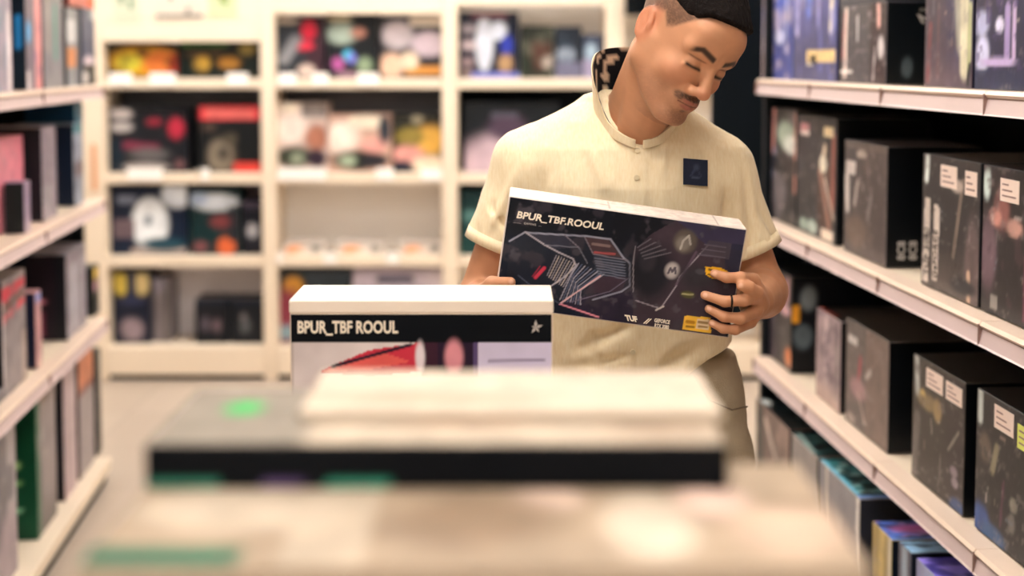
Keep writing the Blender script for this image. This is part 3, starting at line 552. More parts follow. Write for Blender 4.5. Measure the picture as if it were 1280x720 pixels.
# a bare circuit board box with a stepped skyline, modelled as cartons of different height
bb(1, 650, 692, 32, 'dark carton with ruddy circuit print, right bay top shelf', '#20261f', [('e', .6, .45, .4, .3, '#4c3028'), ('e', .85, .3, .2, .12, '#a89c94'), ('n', 6, 6, .5, '#54584c', A(.7)), ('e', .2, .25, .2, .2, '#1c241c')], 84)
bb(1, 693, 727, 33, 'dark blue-grey carton with pale smears, right bay top shelf', '#18202c', [('e', .4, .45, .35, .14, '#8c98a8'), ('r', 0, 0, 1, .3, '#7c7c98', A(.7)), ('n', 6, 6, .6, '#3c4c5c', A(.7))], 85)
bb(1, 728, 753, 43, 'lavender-footed carton at the right of the right bay top shelf', '#3c4458', [('e', .4, .6, .3, .2, '#a4bcd0'), ('r', 0, 0, 1, .4, '#a49cbc', A(.8))], 86)
bb(2, 580, 700, 128, 'black carton with a large pale pink form behind the shopper', '#101820', [('e', .45, .1, .5, .45, '#c8b0bc'), ('e', .45, .65, .2, .2, '#4c3c50'), ('l', .3, .82, .55, .82, .04, '#5c5c6c')], 87)
bb(3, 575, 660, 238, 'dark green carton just left of the shopper sleeve', '#0f3438', [('e', .15, .6, .15, .1, '#5c8c8c'), ('n', 5, 5, .6, '#1c4c48', A(.6))], 88)
# price cards clipped to the boards
cards = [(1, 140, 168), (1, 190, 222), (1, 286, 312), (2, 160, 204), (2, 252, 262), (1, 350, 372), (1, 392, 412), (1, 448, 474), (2, 348, 408), (2, 470, 492), (2, 526, 552), (3, 346, 352), (3, 404, 420), (3, 482, 498)]
for i, (r, x0, x1) in enumerate(cards):
    z = ZS[r]; c_ = MB().box(XB(x0), XB(x1), YB - .006, YB - .002, z - .035, z + .028).build('price_card', M['white'], back)
# wall graphic strip on the pale side panel, black wall panels
t = MB().box(XB(116, 7.28), XB(121, 7.28), 7.275, 7.288, ZB(238), ZB(180)).build('orange_strip_sign', mat('faded_orange', '#e0a070', .5)); tag(t, 'faded orange strip on the cream end post beyond the left rack', 'sign')
t = empty('wall_screen', (XB(832, 7.2), 7.2, ZB(19, 7.2))); tag(t, 'black hanging screen behind the shopper head', 'screen')
w = XB(884, 7.2) - XB(782, 7.2)
MB().box(-w / 2, w / 2, 0, .06, 0, .9).build('screen_case', M['black'], t, .006); MB().box(-w / 2 + .02, w / 2 - .02, -.002, 0, .02, .88).build('screen_glass', mat('dark_glass', '#04080c', .15, noise=0), t)
MB().box(-.03, .03, .02, .04, .9, 3.1 - ZB(19, 7.2)).build('ceiling_pole', M['steel'], t)
Yp = 5.3
t = empty('partition_panel', (XB(939, Yp), Yp, 0)); tag(t, 'tall black partition panel on steel feet right of the shopper head', 'panel')
w = XB(990, Yp) - XB(888, Yp); MB().box(-w / 2, w / 2, -.02, .02, ZB(400, Yp), 2.3).build('panel_board', M['black'], t, .004)
for sx in (-1, 1):
    MB().box(sx * (w / 2 - .03) - .015, sx * (w / 2 - .03) + .015, -.015, .015, .02, ZB(400, Yp)).build('leg', M['white'], t); MB().box(sx * (w / 2 - .03) - .03, sx * (w / 2 - .03) + .03, -.15, .15, 0, .02).build('foot', M['white'], t)

# ------------------------------------------------------------------ organic surfaces: distance fields meshed with surface nets
class Field:
    def __init__(s, lo, hi, h):
        s.lo = np.array(lo, float); s.h = h
        s.n = np.ceil((np.array(hi) - s.lo) / h).astype(int) + 1
        s.F = np.full(s.n, .5, np.float32)
    def block(s, lo, hi):
        a = np.clip(np.floor((np.array(lo) - s.lo) / s.h).astype(int), 0, s.n - 1); b = np.clip(np.ceil((np.array(hi) - s.lo) / s.h).astype(int) + 1, 1, s.n)
        sl = tuple(slice(a[i], b[i]) for i in range(3))
        ax = [s.lo[i] + s.h * np.arange(a[i], b[i]) for i in range(3)]
        return sl, [x.astype(np.float32) for x in np.meshgrid(*ax, indexing='ij')]
    def add(s, fn, lo, hi, k=.01):
        m = k + 3 * s.h
        sl, (x, y, z) = s.block(np.array(lo) - m, np.array(hi) + m)
        if s.F[sl].size == 0: return
        s.F[sl] = smin(s.F[sl], fn(x, y, z), k)
    def sub(s, fn, lo, hi, k=.003):
        m = k + 3 * s.h
        sl, (x, y, z) = s.block(np.array(lo) - m, np.array(hi) + m)
        if s.F[sl].size == 0: return
        s.F[sl] = -smin(-s.F[sl], fn(x, y, z), k)
    def cone(s, a, b, ra, rb, k=.01):
        a, b = np.array(a, float), np.array(b, float); r = max(ra, rb)
        s.add(lambda x, y, z: rcone(x, y, z, a, b, ra, rb), np.minimum(a, b) - r, np.maximum(a, b) + r, k)
    def chain(s, pts, rs, k=.004):
        for i in range(len(pts) - 1): s.cone(pts[i], pts[i + 1], rs[i], rs[i + 1], k)
    def mesh(s, smooth=2):
        F = s.F; S = F < 0
        n = F.shape
        cnt = np.zeros((n[0] - 1, n[1] - 1, n[2] - 1), np.int8)
        for i in (0, 1):
            for j in (0, 1):
                for k in (0, 1): cnt += S[i:n[0] - 1 + i, j:n[1] - 1 + j, k:n[2] - 1 + k]
        act = (cnt > 0) & (cnt < 8); I = np.argwhere(act)
        idx = np.full(act.shape, -1, np.int32); idx[act] = np.arange(len(I))
        cor = [(i, j, k) for i in (0, 1) for j in (0, 1) for k in (0, 1)]
        val = {c: F[I[:, 0] + c[0], I[:, 1] + c[1], I[:, 2] + c[2]] for c in cor}
        acc = np.zeros((len(I), 3)); w = np.zeros(len(I))
        for c in cor:
            for ax in range(3):
                if c[ax]: continue
                d = list(c); d[ax] = 1; d = tuple(d)
                a, b = val[c], val[d]; mk = (a < 0) != (b < 0)
                t = np.where(mk, a / np.where(a - b == 0, 1, a - b), 0)
                p = np.array(c, float)[None] + np.zeros((len(I), 3)); p[:, ax] += t
                acc += p * mk[:, None]; w += mk
        Vt = (I + acc / w[:, None]) * s.h + s.lo
        quads = []
        for ax in range(3):
            o1, o2 = [(1, 2), (2, 0), (0, 1)][ax]
            sl0 = [slice(1, n[q] - 1) for q in range(3)]; sl0[ax] = slice(0, n[ax] - 1); sl1 = list(sl0); sl1[ax] = slice(1, n[ax])
            a = S[tuple(sl0)]; b = S[tuple(sl1)]
            E = np.argwhere(a != b); 
            base = np.array([s_.start for s_ in sl0]); flip = a[tuple(E.T)]
            E = E + base
            def cell(d1, d2):
                q = E.copy(); q[:, o1] -= d1; q[:, o2] -= d2; return idx[tuple(q.T)]
            q = np.stack([cell(1, 1), cell(0, 1), cell(0, 0), cell(1, 0)], 1)
            q[~flip] = q[~flip][:, ::-1]; quads.append(q)
        Q = np.concatenate(quads); Q = Q[(Q >= 0).all(1)]
        for _ in range(smooth):
            sm = np.zeros_like(Vt); c_ = np.zeros(len(Vt))
            for i in range(4):
                np.add.at(sm, Q[:, i], Vt[Q[:, (i + 1) % 4]]); np.add.at(c_, Q[:, i], 1)
                np.add.at(sm, Q[:, i], Vt[Q[:, (i - 1) % 4]]); np.add.at(c_, Q[:, i], 1)
            Vt = Vt * .4 + .6 * sm / np.maximum(c_, 1)[:, None]
        return Vt, Q
def smin(a, b, k):
    if k <= 0: return np.minimum(a, b)
    h = np.maximum(k - np.abs(a - b), 0) / k
    return np.minimum(a, b) - h * h * k * .25
def rcone(x, y, z, a, b, ra, rb):
    d = b - a; L2 = float(d @ d) + 1e-12
    t = np.clip(((x - a[0]) * d[0] + (y - a[1]) * d[1] + (z - a[2]) * d[2]) / L2, 0, 1)
    return np.sqrt((x - a[0] - t * d[0]) ** 2 + (y - a[1] - t * d[1]) ** 2 + (z - a[2] - t * d[2]) ** 2) - (ra + (rb - ra) * t)
def ell(x, y, z, c, r):
    q = np.sqrt(((x - c[0]) / r[0]) ** 2 + ((y - c[1]) / r[1]) ** 2 + ((z - c[2]) / r[2]) ** 2)
    return (q - 1) * min(r)
def fast_mesh(name, V, Q, m, parent=None, cols=None):
    me = bpy.data.meshes.new(name)
    me.vertices.add(len(V)); me.vertices.foreach_set('co', np.asarray(V, np.float32).ravel())
    me.loops.add(Q.size); me.loops.foreach_set('vertex_index', Q.astype(np.int32).ravel())
    me.polygons.add(len(Q)); me.polygons.foreach_set('loop_start', np.arange(0, Q.size, 4, dtype=np.int32))
    me.polygons.foreach_set('loop_total', np.full(len(Q), 4, np.int32))
    me.update(calc_edges=True); me.polygons.foreach_set('use_smooth', [True] * len(Q))
    if cols is not None:
        a = me.color_attributes.new('Col', 'FLOAT_COLOR', 'POINT'); arr = np.ones((len(V), 4), np.float32); arr[:, :3] = cols
        a.data.foreach_set('color', arr.ravel())
    me.materials.append(m)
    o = bpy.data.objects.new(name, me); C.objects.link(o)
    if parent: o.parent = parent
    return o

def A3(v): return np.array(v, float)
# head frame: x = towards the right of the picture, y = backwards, z = up through the crown
TH, PH, RO, HS = math.radians(28), math.radians(31), math.radians(20), 1.05
f_ = A3((math.cos(PH) * math.sin(TH), -math.cos(PH) * math.cos(TH), -math.sin(PH)))
u_ = A3((math.sin(PH) * math.sin(TH), -math.sin(PH) * math.cos(TH), math.cos(PH)))
r_ = A3((math.cos(TH), math.sin(TH), 0))
r_, u_ = r_ * math.cos(RO) - u_ * math.sin(RO), u_ * math.cos(RO) + r_ * math.sin(RO)
RM = np.stack([r_, -f_, u_], 1)
HC = A3(P(889, 86, 2.45)) - RM @ A3((0, -.09, 0)) * HS
def hw(p): return HC + RM @ A3(p) * HS                       # head-local -> world
def hl(x, y, z):                                            # world -> head-local
    dx, dy, dz = x - HC[0], y - HC[1], z - HC[2]
    return tuple((dx * RM[0, i] + dy * RM[1, i] + dz * RM[2, i]) / HS for i in range(3))
def head_sdf(X, Y, Z):
    x, y, z = hl(X, Y, Z)
    ax = np.abs(x)
    d = ell(x, y, z, (0, .014, .038), (.0745, .098, .088))
    d = smin(d, ell(x, y, z, (0, -.030, -.028), (.060, .058, .082)), .03)
    a, b = A3((.050, .004, -.050)), A3((.017, -.066, -.104))
    d = smin(d, rcone(ax, y, z, a, b, .023, .017), .028)                      # jaw
    d = smin(d, rcone(ax, y, z, A3((.054, .005, -.02)), a, .02, .022), .02)
    d = smin(d, ell(x, y, z, (0, -.080, -.105), (.020, .014, .014)), .016)     # chin
    d = smin(d, ell(ax, y, z, (.040, -.056, -.034), (.023, .024, .021)), .018)  # cheekbone
    d = smin(d, rcone(ax, y, z, A3((.010, -.0865, .014)), A3((.046, -.070, .016)), .0095, .009), .012)   # brow
    d = smin(d, ell(x, y, z, (0, -.070, .045), (.05, .026, .034)), .02)
    d = -smin(-d, ell(ax, y, z, (.031, -.099, -.006), (.0185, .016, .0125)), .010)  # sockets
    d = smin(d, ell(ax, y, z, (.031, -.0735, -.005), (.0152, .0145, .0125)), .003)     # lidded eyeballs
    d = smin(d, rcone(ax, y, z, A3((.016, -.0865, -.0135)), A3((.045, -.078, -.013)), .0030, .0026), .005)  # lower lid roll
    d = smin(d, rcone(x, y, z, A3((0, -.088, .006)), A3((0, -.107, -.037)), .0075, .0115), .010)   # nose
    d = smin(d, ell(x, y, z, (0, -.1085, -.040), (.0125, .0105, .0100)), .005)
    d = smin(d, ell(ax, y, z, (.0145, -.0975, -.044), (.0080, .0115, .0085)), .004)
    d = -smin(-d, ell(ax, y, z, (.0068, -.103, -.0525), (.0040, .0055, .0045)), .002)  # nostrils
    d = smin(d, ell(x, y, z, (0, -.082, -.070), (.030, .016, .020)), .012)           # muzzle
    d = smin(d, rcone(ax, y, z, A3((.003, -.0975, -.0645)), A3((.020, -.0880, -.0700)), .0046, .0024), .003)
    d = smin(d, rcone(ax, y, z, A3((.000, -.0955, -.0765)), A3((.017, -.0880, -.0745)), .0058, .0026), .003)
    d = -smin(-d, rcone(ax, y, z, A3((.0, -.1025, -.0700)), A3((.023, -.0920, -.0725)), .0016, .0012), .0025)
    d = -smin(-d, ell(x, y, z, (0, -.099, -.090), (.016, .006, .0045)), .006)
    # ears
    ex, ey, ez = ax - .0775, y - .020, z + .004
    c, s_ = math.cos(-.38), math.sin(-.38)
    ey2, ez2 = ey * c + ez * s_, -ey * s_ + ez * c
    e = ell(ex - .35 * np.maximum(ey2, 0), ey2, ez2, (0, 0, 0), (.0065, .0165, .0315))
    e = -smin(-e, ell(ex - .0075, ey2 + .001, ez2, (0, 0, .003), (.0060, .0115, .0205)), .003)
    e = smin(e, ell(ex, ey2, ez2, (.0015, -.011, -.004), (.0045, .004, .0075)), .003)
    e = smin(e, ell(ex, ey2, ez2, (.002, .004, .002), (.003, .004, .014)), .003)
    d = smin(d, e, .005)
    return d * HS
SHL, SHR = A3(P(662, 210, 2.69)), A3(P(896, 218, 2.69))
ELL, ELR = A3(P(597, 380, 2.70)), A3(P(955, 364, 2.69))
WRL, WRR = A3(P(617, 389, 2.475)), A3(P(945, 376, 2.475))
NB = A3((.232, 2.665, 1.535))
def loft(prof, cx, cy, shrink=0.0, pw=2.3):
    zs = [p[0] for p in prof]; rx = [p[1] for p in prof]; ry = [p[2] for p in prof]
    def fn(x, y, z):
        a = np.interp(z, zs, rx) - shrink; b = np.interp(z, zs, ry) - shrink
        ox = np.interp(z, zs, [p[3] if len(p) > 3 else 0 for p in prof])
        q = (np.abs((x - cx - ox) / a) ** pw + np.abs((y - cy) / b) ** pw) ** (1 / pw)
        d = (q - 1) * np.minimum(a, b)
        return np.maximum(np.maximum(d, z - zs[-1] + shrink), zs[0] + shrink * 0 - z).astype(np.float32)
    return fn
TPROF = [(.97, .205, .128), (1.08, .197, .124), (1.2, .196, .124), (1.32, .203, .130), (1.42, .205, .128), (1.49, .185, .112), (1.54, .13, .09), (1.575, .07, .06)]
TC = (.222, 2.69)

def build_person():
    root = empty('person', (.235, 2.68, 0))
    tag(root, 'person in a cream short sleeved shirt looking down at a carton held in both hands', 'person')
    inv = Matrix.Translation((-.235, -2.68, 0))
    def to(V): return V - A3((.235, 2.68, 0))
    # ---------- body
    B = Field((-.16, 2.30, .93), (.53, 2.86, 1.835), .0022)
    lo, hi = HC - .21, HC + .19
    B.add(head_sdf, lo, hi, 0)
    B.cone(hw((0, .028, -.050)), NB + A3((0, .005, 0)), .056, .064, .02)
    B.cone(hw((0, -.02, -.075)), NB + A3((.0, -.045, -.02)), .035, .040, .02)
    for sgn, a in ((-1, (-.052, .03, -.03)), (1, (.052, .03, -.03))):          # neck muscles
        B.cone(hw(a), NB + A3((sgn * .018 - .01, -.060, -.030)), .012, .010, .016)
    B.add(loft(TPROF, *TC, shrink=.032), (.0, 2.54, .95), (.45, 2.84, 1.58), .03)
    B.cone(NB + A3((-.04, .02, 0)), SHL, .045, .056, .03); B.cone(NB + A3((.04, .02, -.01)), SHR, .045, .056, .03)
    for sh, el, wr, ra in ((SHL, ELL, WRL, .0), (SHR, ELR, WRR, .0)):
        B.cone(sh, el, .052, .041, .02)
        m = el + (wr - el) * .3
        B.cone(el, m, .041, .044, .02); B.cone(m, wr, .044, .027, .012)
    # right-hand side of the picture: fingers closed over the front of the carton
    def Pn(*l): return [A3(P(*q)) for q in l]
    for kn in ((941, 352, 2.425), (946, 368, 2.42), (944, 386, 2.422), (937, 400, 2.43)):
        B.cone(WRR, A3(P(*kn)), .025, .0135, .012)
    B.chain(Pn((941, 350, 2.425), (926, 347, 2.386), (908, 347, 2.380), (893, 342, 2.386)), [.0125, .0098, .0088, .0076])
    B.chain(Pn((946, 370, 2.42), (930, 375, 2.381), (906, 377, 2.375), (881, 369, 2.386)), [.0135, .0104, .0092, .0078])
    B.chain(Pn((944, 388, 2.422), (926, 398, 2.383), (905, 396, 2.377), (886, 386, 2.386)), [.013, .0098, .0088, .0074])
    B.chain(Pn((937, 402, 2.43), (919, 412, 2.388), (904, 411, 2.382), (890, 404, 2.388)), [.012, .0090, .0078, .0066])
    B.chain(Pn((950, 380, 2.44), (945, 366, 2.398), (936, 359, 2.380), (927, 357, 2.374)), [.016, .0125, .0108, .0090])
    # left-hand side: thumb on the front, fingers under the lower edge
    for q in range(4):
        yy = 2.405 + .021 * q
        kn = A3(P(622, 398, yy))
        B.cone(WRL, kn, .024, .012, .012)
        B.chain([kn, A3(P(640, 401 - q * .4, yy)), A3(P(656, 399.5, yy)), A3(P(672 - 4 * abs(q - 1), 398, yy))], [.0115, .0092, .0086, .0072])
    B.chain(Pn((604, 385, 2.44), (600, 366, 2.405), (615, 354, 2.381), (638, 353, 2.384)), [.018, .0135, .0108, .0092], .008)
    V, Q = B.mesh(2); del B
    lx, ly, lz = hl(V[:, 0], V[:, 1], V[:, 2]); alx = np.abs(lx)
    base = np.empty((len(V), 3)); base[:] = hx('#c68f6c')
    nz = fbm(V[:, 0] * 60 + V[:, 2] * 40, V[:, 1] * 60 - V[:, 2] * 50, 5)[:, None]
    base *= .94 + .12 * nz
    def mixc(mask, c, amt=1.0):
        nonlocal base
        m = np.clip(mask, 0, 1)[:, None] * amt; base = base * (1 - m) + A3(hx(c)) * m
    def blob(cx, cy, cz, rx, ry, rz, soft=.5): 
        d = np.sqrt(((alx - cx) / rx) ** 2 + ((ly - cy) / ry) ** 2 + ((lz - cz) / rz) ** 2); return 1 - sstep(1 - soft, 1 + soft, d)
    inhead = (lz > -.14) & (ly < .13) & (alx < .1)
    mixc(blob(.042, -.07, -.035, .025, .03, .02) * inhead, '#c97f62', .3)
    mixc(blob(0, -.115, -.042, .016, .02, .014) * inhead, '#c67c60', .4)
    mixc(blob(.078, .02, -.0, .012, .026, .04, .3) * inhead, '#c8785a', .5)
    grain = (.6 + .8 * vnoise(lx * 900, lz * 900 + ly * 500, 2))
    # stubble, moustache, chin beard
    mixc((sstep(-.045, -.075, lz) * sstep(.01, -.03, ly) * inhead) * grain, '#8c6450', .38)
    grain = (.6 + .8 * vnoise(lx * 900, lz * 900 + ly * 500, 2))
    mixc(blob(.010, -.103, -.0585, .017, .02, .0052, .45) * inhead * grain, '#33211a', .9)
    mixc(blob(.024, -.09, -.0625, .008, .02, .006, .5) * inhead * grain, '#3c281f', .75)
    mixc(blob(0, -.095, -.100, .024, .028, .014, .8) * inhead * grain, '#5c4034', .5)
    mixc(blob(0, -.100, -.0855, .006, .02, .004, .5) * inhead, '#46302a', .6)
    mixc(((alx < .021) & (ly < -.083)).astype(float) * (blob(0, -.1, -.0658, .019, .03, .0034, .3) + blob(0, -.1, -.0755, .016, .03, .0040, .3)), '#9c5a50', .8)
    mixc(((alx < .023) & (ly < -.083)) * np.exp(-((lz + .0708) / .0013) ** 2), '#5c2c28', .9)
    # eyebrows
    bz = .0160 + .007 * np.clip((alx - .012) / .026, 0, 1) - .008 * np.clip((alx - .038) / .014, 0, 1)
    mixc(np.exp(-((lz - bz) / .0056) ** 4) * sstep(.008, .013, alx) * (1 - sstep(.046, .055, alx)) * (ly < -.05), '#21150f', .95)
    # lash line widened for the shadowed eye, and shade painted into the lid crease
    ez = -.0125 + .0022 * np.clip((.031 - np.abs(alx - .031) * 2) / .031, -1, 1)
    mixc(np.exp(-((lz + .0108) / .0032) ** 2) * sstep(.014, .018, alx) * (1 - sstep(.044, .048, alx)) * (ly < -.06), '#120a07', .97)
    mixc(np.exp(-((lz - .0045) / .0018) ** 2) * sstep(.014, .02, alx) * (1 - sstep(.044, .05, alx)) * (ly < -.06), '#5c3628', .7)
    # scalp under the cropped sides
    zl = np.interp(ly, [-.09, -.062, -.05, -.030, -.018, .0, .03, .06, .12], [.078, .060, .047, .020, .014, .030, .022, -.025, -.05])
    sc = sstep(-.004, .010, lz - zl) * inhead * (alx < .0825)
    mixc(sc * (.75 + .4 * vnoise(lx * 700 + ly * 500, lz * 700, 4)), '#2c201c', .78)
    # nails
    for t, d in (((893, 342, 2.379), 1), ((881, 369, 2.379), 1), ((886, 386, 2.379), 1), ((890, 404, 2.381), 1), ((926, 357, 2.368), 1), ((639, 352.5, 2.377), 1)):
        p = A3(P(*t)); dd = np.sqrt(((V - p) ** 2).sum(1)); mixc(1 - sstep(.003, .006, dd), '#e2b49c', .7)
    body = fast_mesh('body', to(V), Q, SKIN, root, np.clip(base, 0, 1))
    # ---------- hair on top
    H = Field(HC - .16, HC + .16, .0024)
    def hair(X, Y, Z):
        x, y, z = hl(X, Y, Z)
        zl = np.interp(y, [-.09, -.066, -.055, -.030, -.010, .03, .06, .12], [.076, .066, .052, .046, .052, .048, .03, .0])
        m = sstep(-.002, .012, z - zl) * (1 - sstep(.070, .078, np.abs(x)) * .0)
        top = sstep(.045, .085, z)
        th = -.006 + m * (.0075 + .0065 * top) + .0045 * (vnoise(x * 300 + z * 150, y * 260 - z * 90, 3) - .5) * m
        d = ell(x, y, z, (0, .014, .038), (.0745, .098, .088))
        d = smin(d, ell(x, y, z, (0, -.070, .045), (.05, .026, .034)), .02)
        return (d - th) * HS
    H.add(hair, HC - .16, HC + .16, 0)
    Vh, Qh = H.mesh(1); del H
    hm = mat('hair_brown_black', '#120c0b', .8, noise=.5, scale=220, bump=.8, bscale=420, spec=.15)
    fast_mesh('hair', to(Vh), Qh, hm, root)
    # ---------- shirt
    def uarm(sh, el, ta, rs, re):
        e = sh + (el - sh) * ta; return sh, e, rs, re
    aL = uarm(SHL, ELL, .575, .070, .068); aR = uarm(SHR, ELR, .66, .068, .064)
    S = Field((-.15, 2.46, .93), (.56, 2.90, 1.66), .0028)
    S.add(loft(TPROF, *TC), (0, 2.5, .93), (.46, 2.86, 1.6), .0)
    S.cone(NB + A3((-.055, .025, .012)), SHL + A3((0, 0, .004)), .050, .068, .035); S.cone(NB + A3((.05, .02, .0)), SHR + A3((0, 0, .004)), .052, .068, .035)
    for sh, e, rs, re in (aL, aR): S.cone(sh, e + (e - sh) / np.linalg.norm(e - sh) * .03, rs, re, .03)
    # folds
    sl, (x, y, z) = S.block((-.2, 2.4, .9), (.6, 2.95, 1.7))
    band = np.abs(S.F) < .03
    xb, yb, zb_ = x[band], y[band], z[band]
    def crease(p, q, w, amp):
        p, q = A3(p), A3(q); d = q - p; t = np.clip(((xb - p[0]) * d[0] + (yb - p[1]) * d[1] + (zb_ - p[2]) * d[2]) / (d @ d), 0, 1)
        r = np.sqrt((xb - p[0] - t * d[0]) ** 2 + (yb - p[1] - t * d[1]) ** 2 + (zb_ - p[2] - t * d[2]) ** 2)
        return 2.3 * amp * np.exp(-(r / w) ** 2) * np.sin(np.pi * np.clip(t, .02, .98)) ** .5
    dsp = .009 * (fbm(xb * 9 + zb_ * 5, zb_ * 7 - yb * 6, 1) - .5) + 0.0045 * (fbm(xb * 34 - zb_ * 9, zb_ * 16 + yb * 20, 2) - .5)
    Pc = lambda px, py, Y=2.575: P(px, py, Y)
    for a, b, w, amp in ((Pc(676, 222, 2.60), Pc(664, 330, 2.60), .013, .008), (Pc(690, 200, 2.59), Pc(700, 300, 2.57), .008, .005), (Pc(655, 205, 2.62), Pc(612, 285, 2.63), .009, -.004),
                         (Pc(905, 225, 2.62), Pc(908, 330, 2.62), .016, .0045), (Pc(932, 215, 2.62), Pc(940, 300, 2.63), .008, .005), (Pc(915, 250, 2.60), Pc(955, 290, 2.63), .007, .005),
                         (Pc(835, 165, 2.58), Pc(828, 225, 2.56), .009, -.003), (Pc(735, 180, 2.58), Pc(760, 240, 2.56), .012, -.003), (Pc(880, 170, 2.60), Pc(893, 245, 2.58), .010, .004),
                         (Pc(720, 440), Pc(790, 405), .012, .005), (Pc(700, 465), Pc(800, 440), .010, .004), (Pc(820, 460), Pc(905, 425), .012, .006), (Pc(860, 480), Pc(915, 445, 2.6), .01, .005), (Pc(745, 470), Pc(740, 410), .010, .004),
                         (Pc(610, 250, 2.64), Pc(640, 295, 2.63), .008, .004), (Pc(590, 270, 2.65), Pc(600, 298, 2.65), .007, .003), (Pc(950, 255, 2.64), Pc(975, 312, 2.66), .008, .005)):
        dsp += crease(a, b, w, amp)
    # raised button band
    cxx = .2245 + (zb_ - 1.4) * .04
    dsp -= .0022 * (sstep(.019, .016, np.abs(xb - cxx))) * (yb < 2.65) * (zb_ < 1.515)
    S.F[band] += dsp.astype(np.float32)
    # hollow inside, neck opening, sleeve mouths, tails
    def solid(x, y, z): return None
    In = Field((-.15, 2.46, .93), (.56, 2.90, 1.66), .0028)
    In.add(loft([(.93, .192, .112), (.97, .192, .112), (1.06, .186, .112), (1.10, .17, .10)], *TC), (0, 2.5, .93), (.46, 2.86, 1.15), .0)
    for sh, e, rs, re in (aL, aR):
        u = (e - sh) / np.linalg.norm(e - sh); In.cone(e - u * .045, e + u * .12, re - .010, re - .004, .0)
    S.F = np.maximum(S.F, -In.F); del In
    S.sub(lambda X, Y, Z: rcone(X, Y, Z, NB + A3((.002, -.004, -.020)), A3(hw((0, .03, -.03))), .062, .074), NB - .2, NB + .25, .004)
    vp = A3(P(800, 172, 2.56))
    S.sub(lambda X, Y, Z: np.maximum(np.abs(X - vp[0] - .0) * .80 - (Z - vp[2]) * .55, Y - 2.66), vp - A3((.1, .12, .02)), vp + A3((.1, .12, .12)), .003)
    for sh, e, rs, re in (aL, aR):
        u = (e - sh) / np.linalg.norm(e - sh)
        S.sub(lambda X, Y, Z: np.maximum(-((X - e[0]) * u[0] + (Y - e[1]) * u[1] + (Z - e[2]) * u[2]), rcone(X, Y, Z, e, e + u * .1, .11, .11)), e - .13, e + .13, .0)
    S.sub(lambda X, Y, Z: Z - np.interp(X, [.0, .1, .22, .30, .36, .42, .46], [1.10, 1.04, 1.03, 1.06, 1.10, 1.125, 1.13]), (-.1, 2.46, .93), (.5, 2.9, 1.14), .0)
    Vs, Qs = S.mesh(2); del S
    sm, nt, b = nodes('cream_linen'); N = nt.nodes; L = nt.links
    tc = N.new('ShaderNodeTexCoord'); w1 = N.new('ShaderNodeTexNoise'); w1.inputs['Scale'].default_value = 1.0; w1.inputs['Detail'].default_value = 5
    mp = N.new('ShaderNodeMapping'); mp.inputs['Scale'].default_value = (300, 120, 60); L.new(tc.outputs['Object'], mp.inputs['Vector']); L.new(mp.outputs['Vector'], w1.inputs['Vector'])
    rp = N.new('ShaderNodeValToRGB'); rp.color_ramp.elements[0].position = .3; rp.color_ramp.elements[0].color = hx('#efdcb4') + (1,); rp.color_ramp.elements[1].position = .7; rp.color_ramp.elements[1].color = hx('#f7e8c8') + (1,)
    L.new(w1.outputs['Fac'], rp.inputs['Fac']); L.new(rp.outputs['Color'], b.inputs['Base Color'])
    bp = N.new('ShaderNodeBump'); bp.inputs['Strength'].default_value = .2; bp.inputs['Distance'].default_value = .001; L.new(w1.outputs['Fac'], bp.inputs['Height']); L.new(bp.outputs['Normal'], b.inputs['Normal'])
    b.inputs['Roughness'].default_value = .85; b.inputs['Specular IOR Level'].default_value = .2; b.inputs['Sheen Weight'].default_value = .2
    shirt = fast_mesh('shirt', to(Vs), Qs, sm, root)
    # surface lookup: front-most shirt point at a picture position
    def surf(px, py, Vv=Vs):
        q = P(px, py, 2.58); d = np.hypot(Vv[:, 0] - q[0] * Vv[:, 1] / 2.58, (Vv[:, 2] - EYE) - (q[2] - EYE) * Vv[:, 1] / 2.58)
        c = Vv[d < .008]; 
        return A3(P(px, py, c[:, 1].min())) if len(c) else A3(P(px, py, 2.57))
    # hems on the sleeves
    for nm, (sh, e, rs, re) in (('sleeve_hem', aL), ('sleeve_hem', aR)):
        u = Vector((e - sh)).normalized(); g = MB(); n = 48; x1 = u.orthogonal().normalized(); x2 = u.cross(x1)
        rings = [(-.020, re + .0006), (-.020, re + .0022), (.0015, re + .0026), (.0015, re - .006)]
        for k, (t, r) in enumerate(rings):
            for i in range(n):
                an = 2 * PI * i / n; rr = r + .0006 * math.sin(5 * an)
                g.v.append(tuple(Vector(to(e)) + u * t + (x1 * math.cos(an) + x2 * math.sin(an)) * rr))
        for k in range(3):
            for i in range(n): g.f.append((k * n + i, k * n + (i + 1) % n, (k + 1) * n + (i + 1) % n, (k + 1) * n + i))
        g.build(nm, sm, shirt, smooth=True)
    # collar: band round the neck, low at the throat, standing high at the nape with a patterned lining
    cc = NB + A3((-.002, -.010, -.008)); n = 72
    g = MB(); kc = []
    gi = MB(); 
    def ring(an):     # an = 0 at throat, +-pi at nape ; + = right of the picture
        ca = abs(an) / PI
        rx, ry = .074, .082
        x = cc[0] + rx * math.sin(an) - .0; y = cc[1] - ry * math.cos(an)
        zb = cc[2] - .034 + .060 * sstep(.0, .75, np.float64(ca))
        if an < 0: zb += .012 * math.sin(PI * ca)
        hh = .014 + .022 * float(sstep(.02, .5, np.float64(ca))) + .030 * float(sstep(.45, .95, np.float64(ca)))
        if an < 0: hh += .095 * float(sstep(.22, .62, np.float64(ca)))
        else: hh += .050 * float(sstep(.75, 1.0, np.float64(ca)))
        out = .004 + .012 * float(sstep(.3, .7, np.float64(ca))) + (.022 * float(sstep(.25, .55, np.float64(ca))) if an < 0 else 0)
        return x, y, zb, hh, out
    nax = A3(hw((0, .028, -.050))) - NB; nax = nax / np.linalg.norm(nax); rowsO = []; m_ = 14
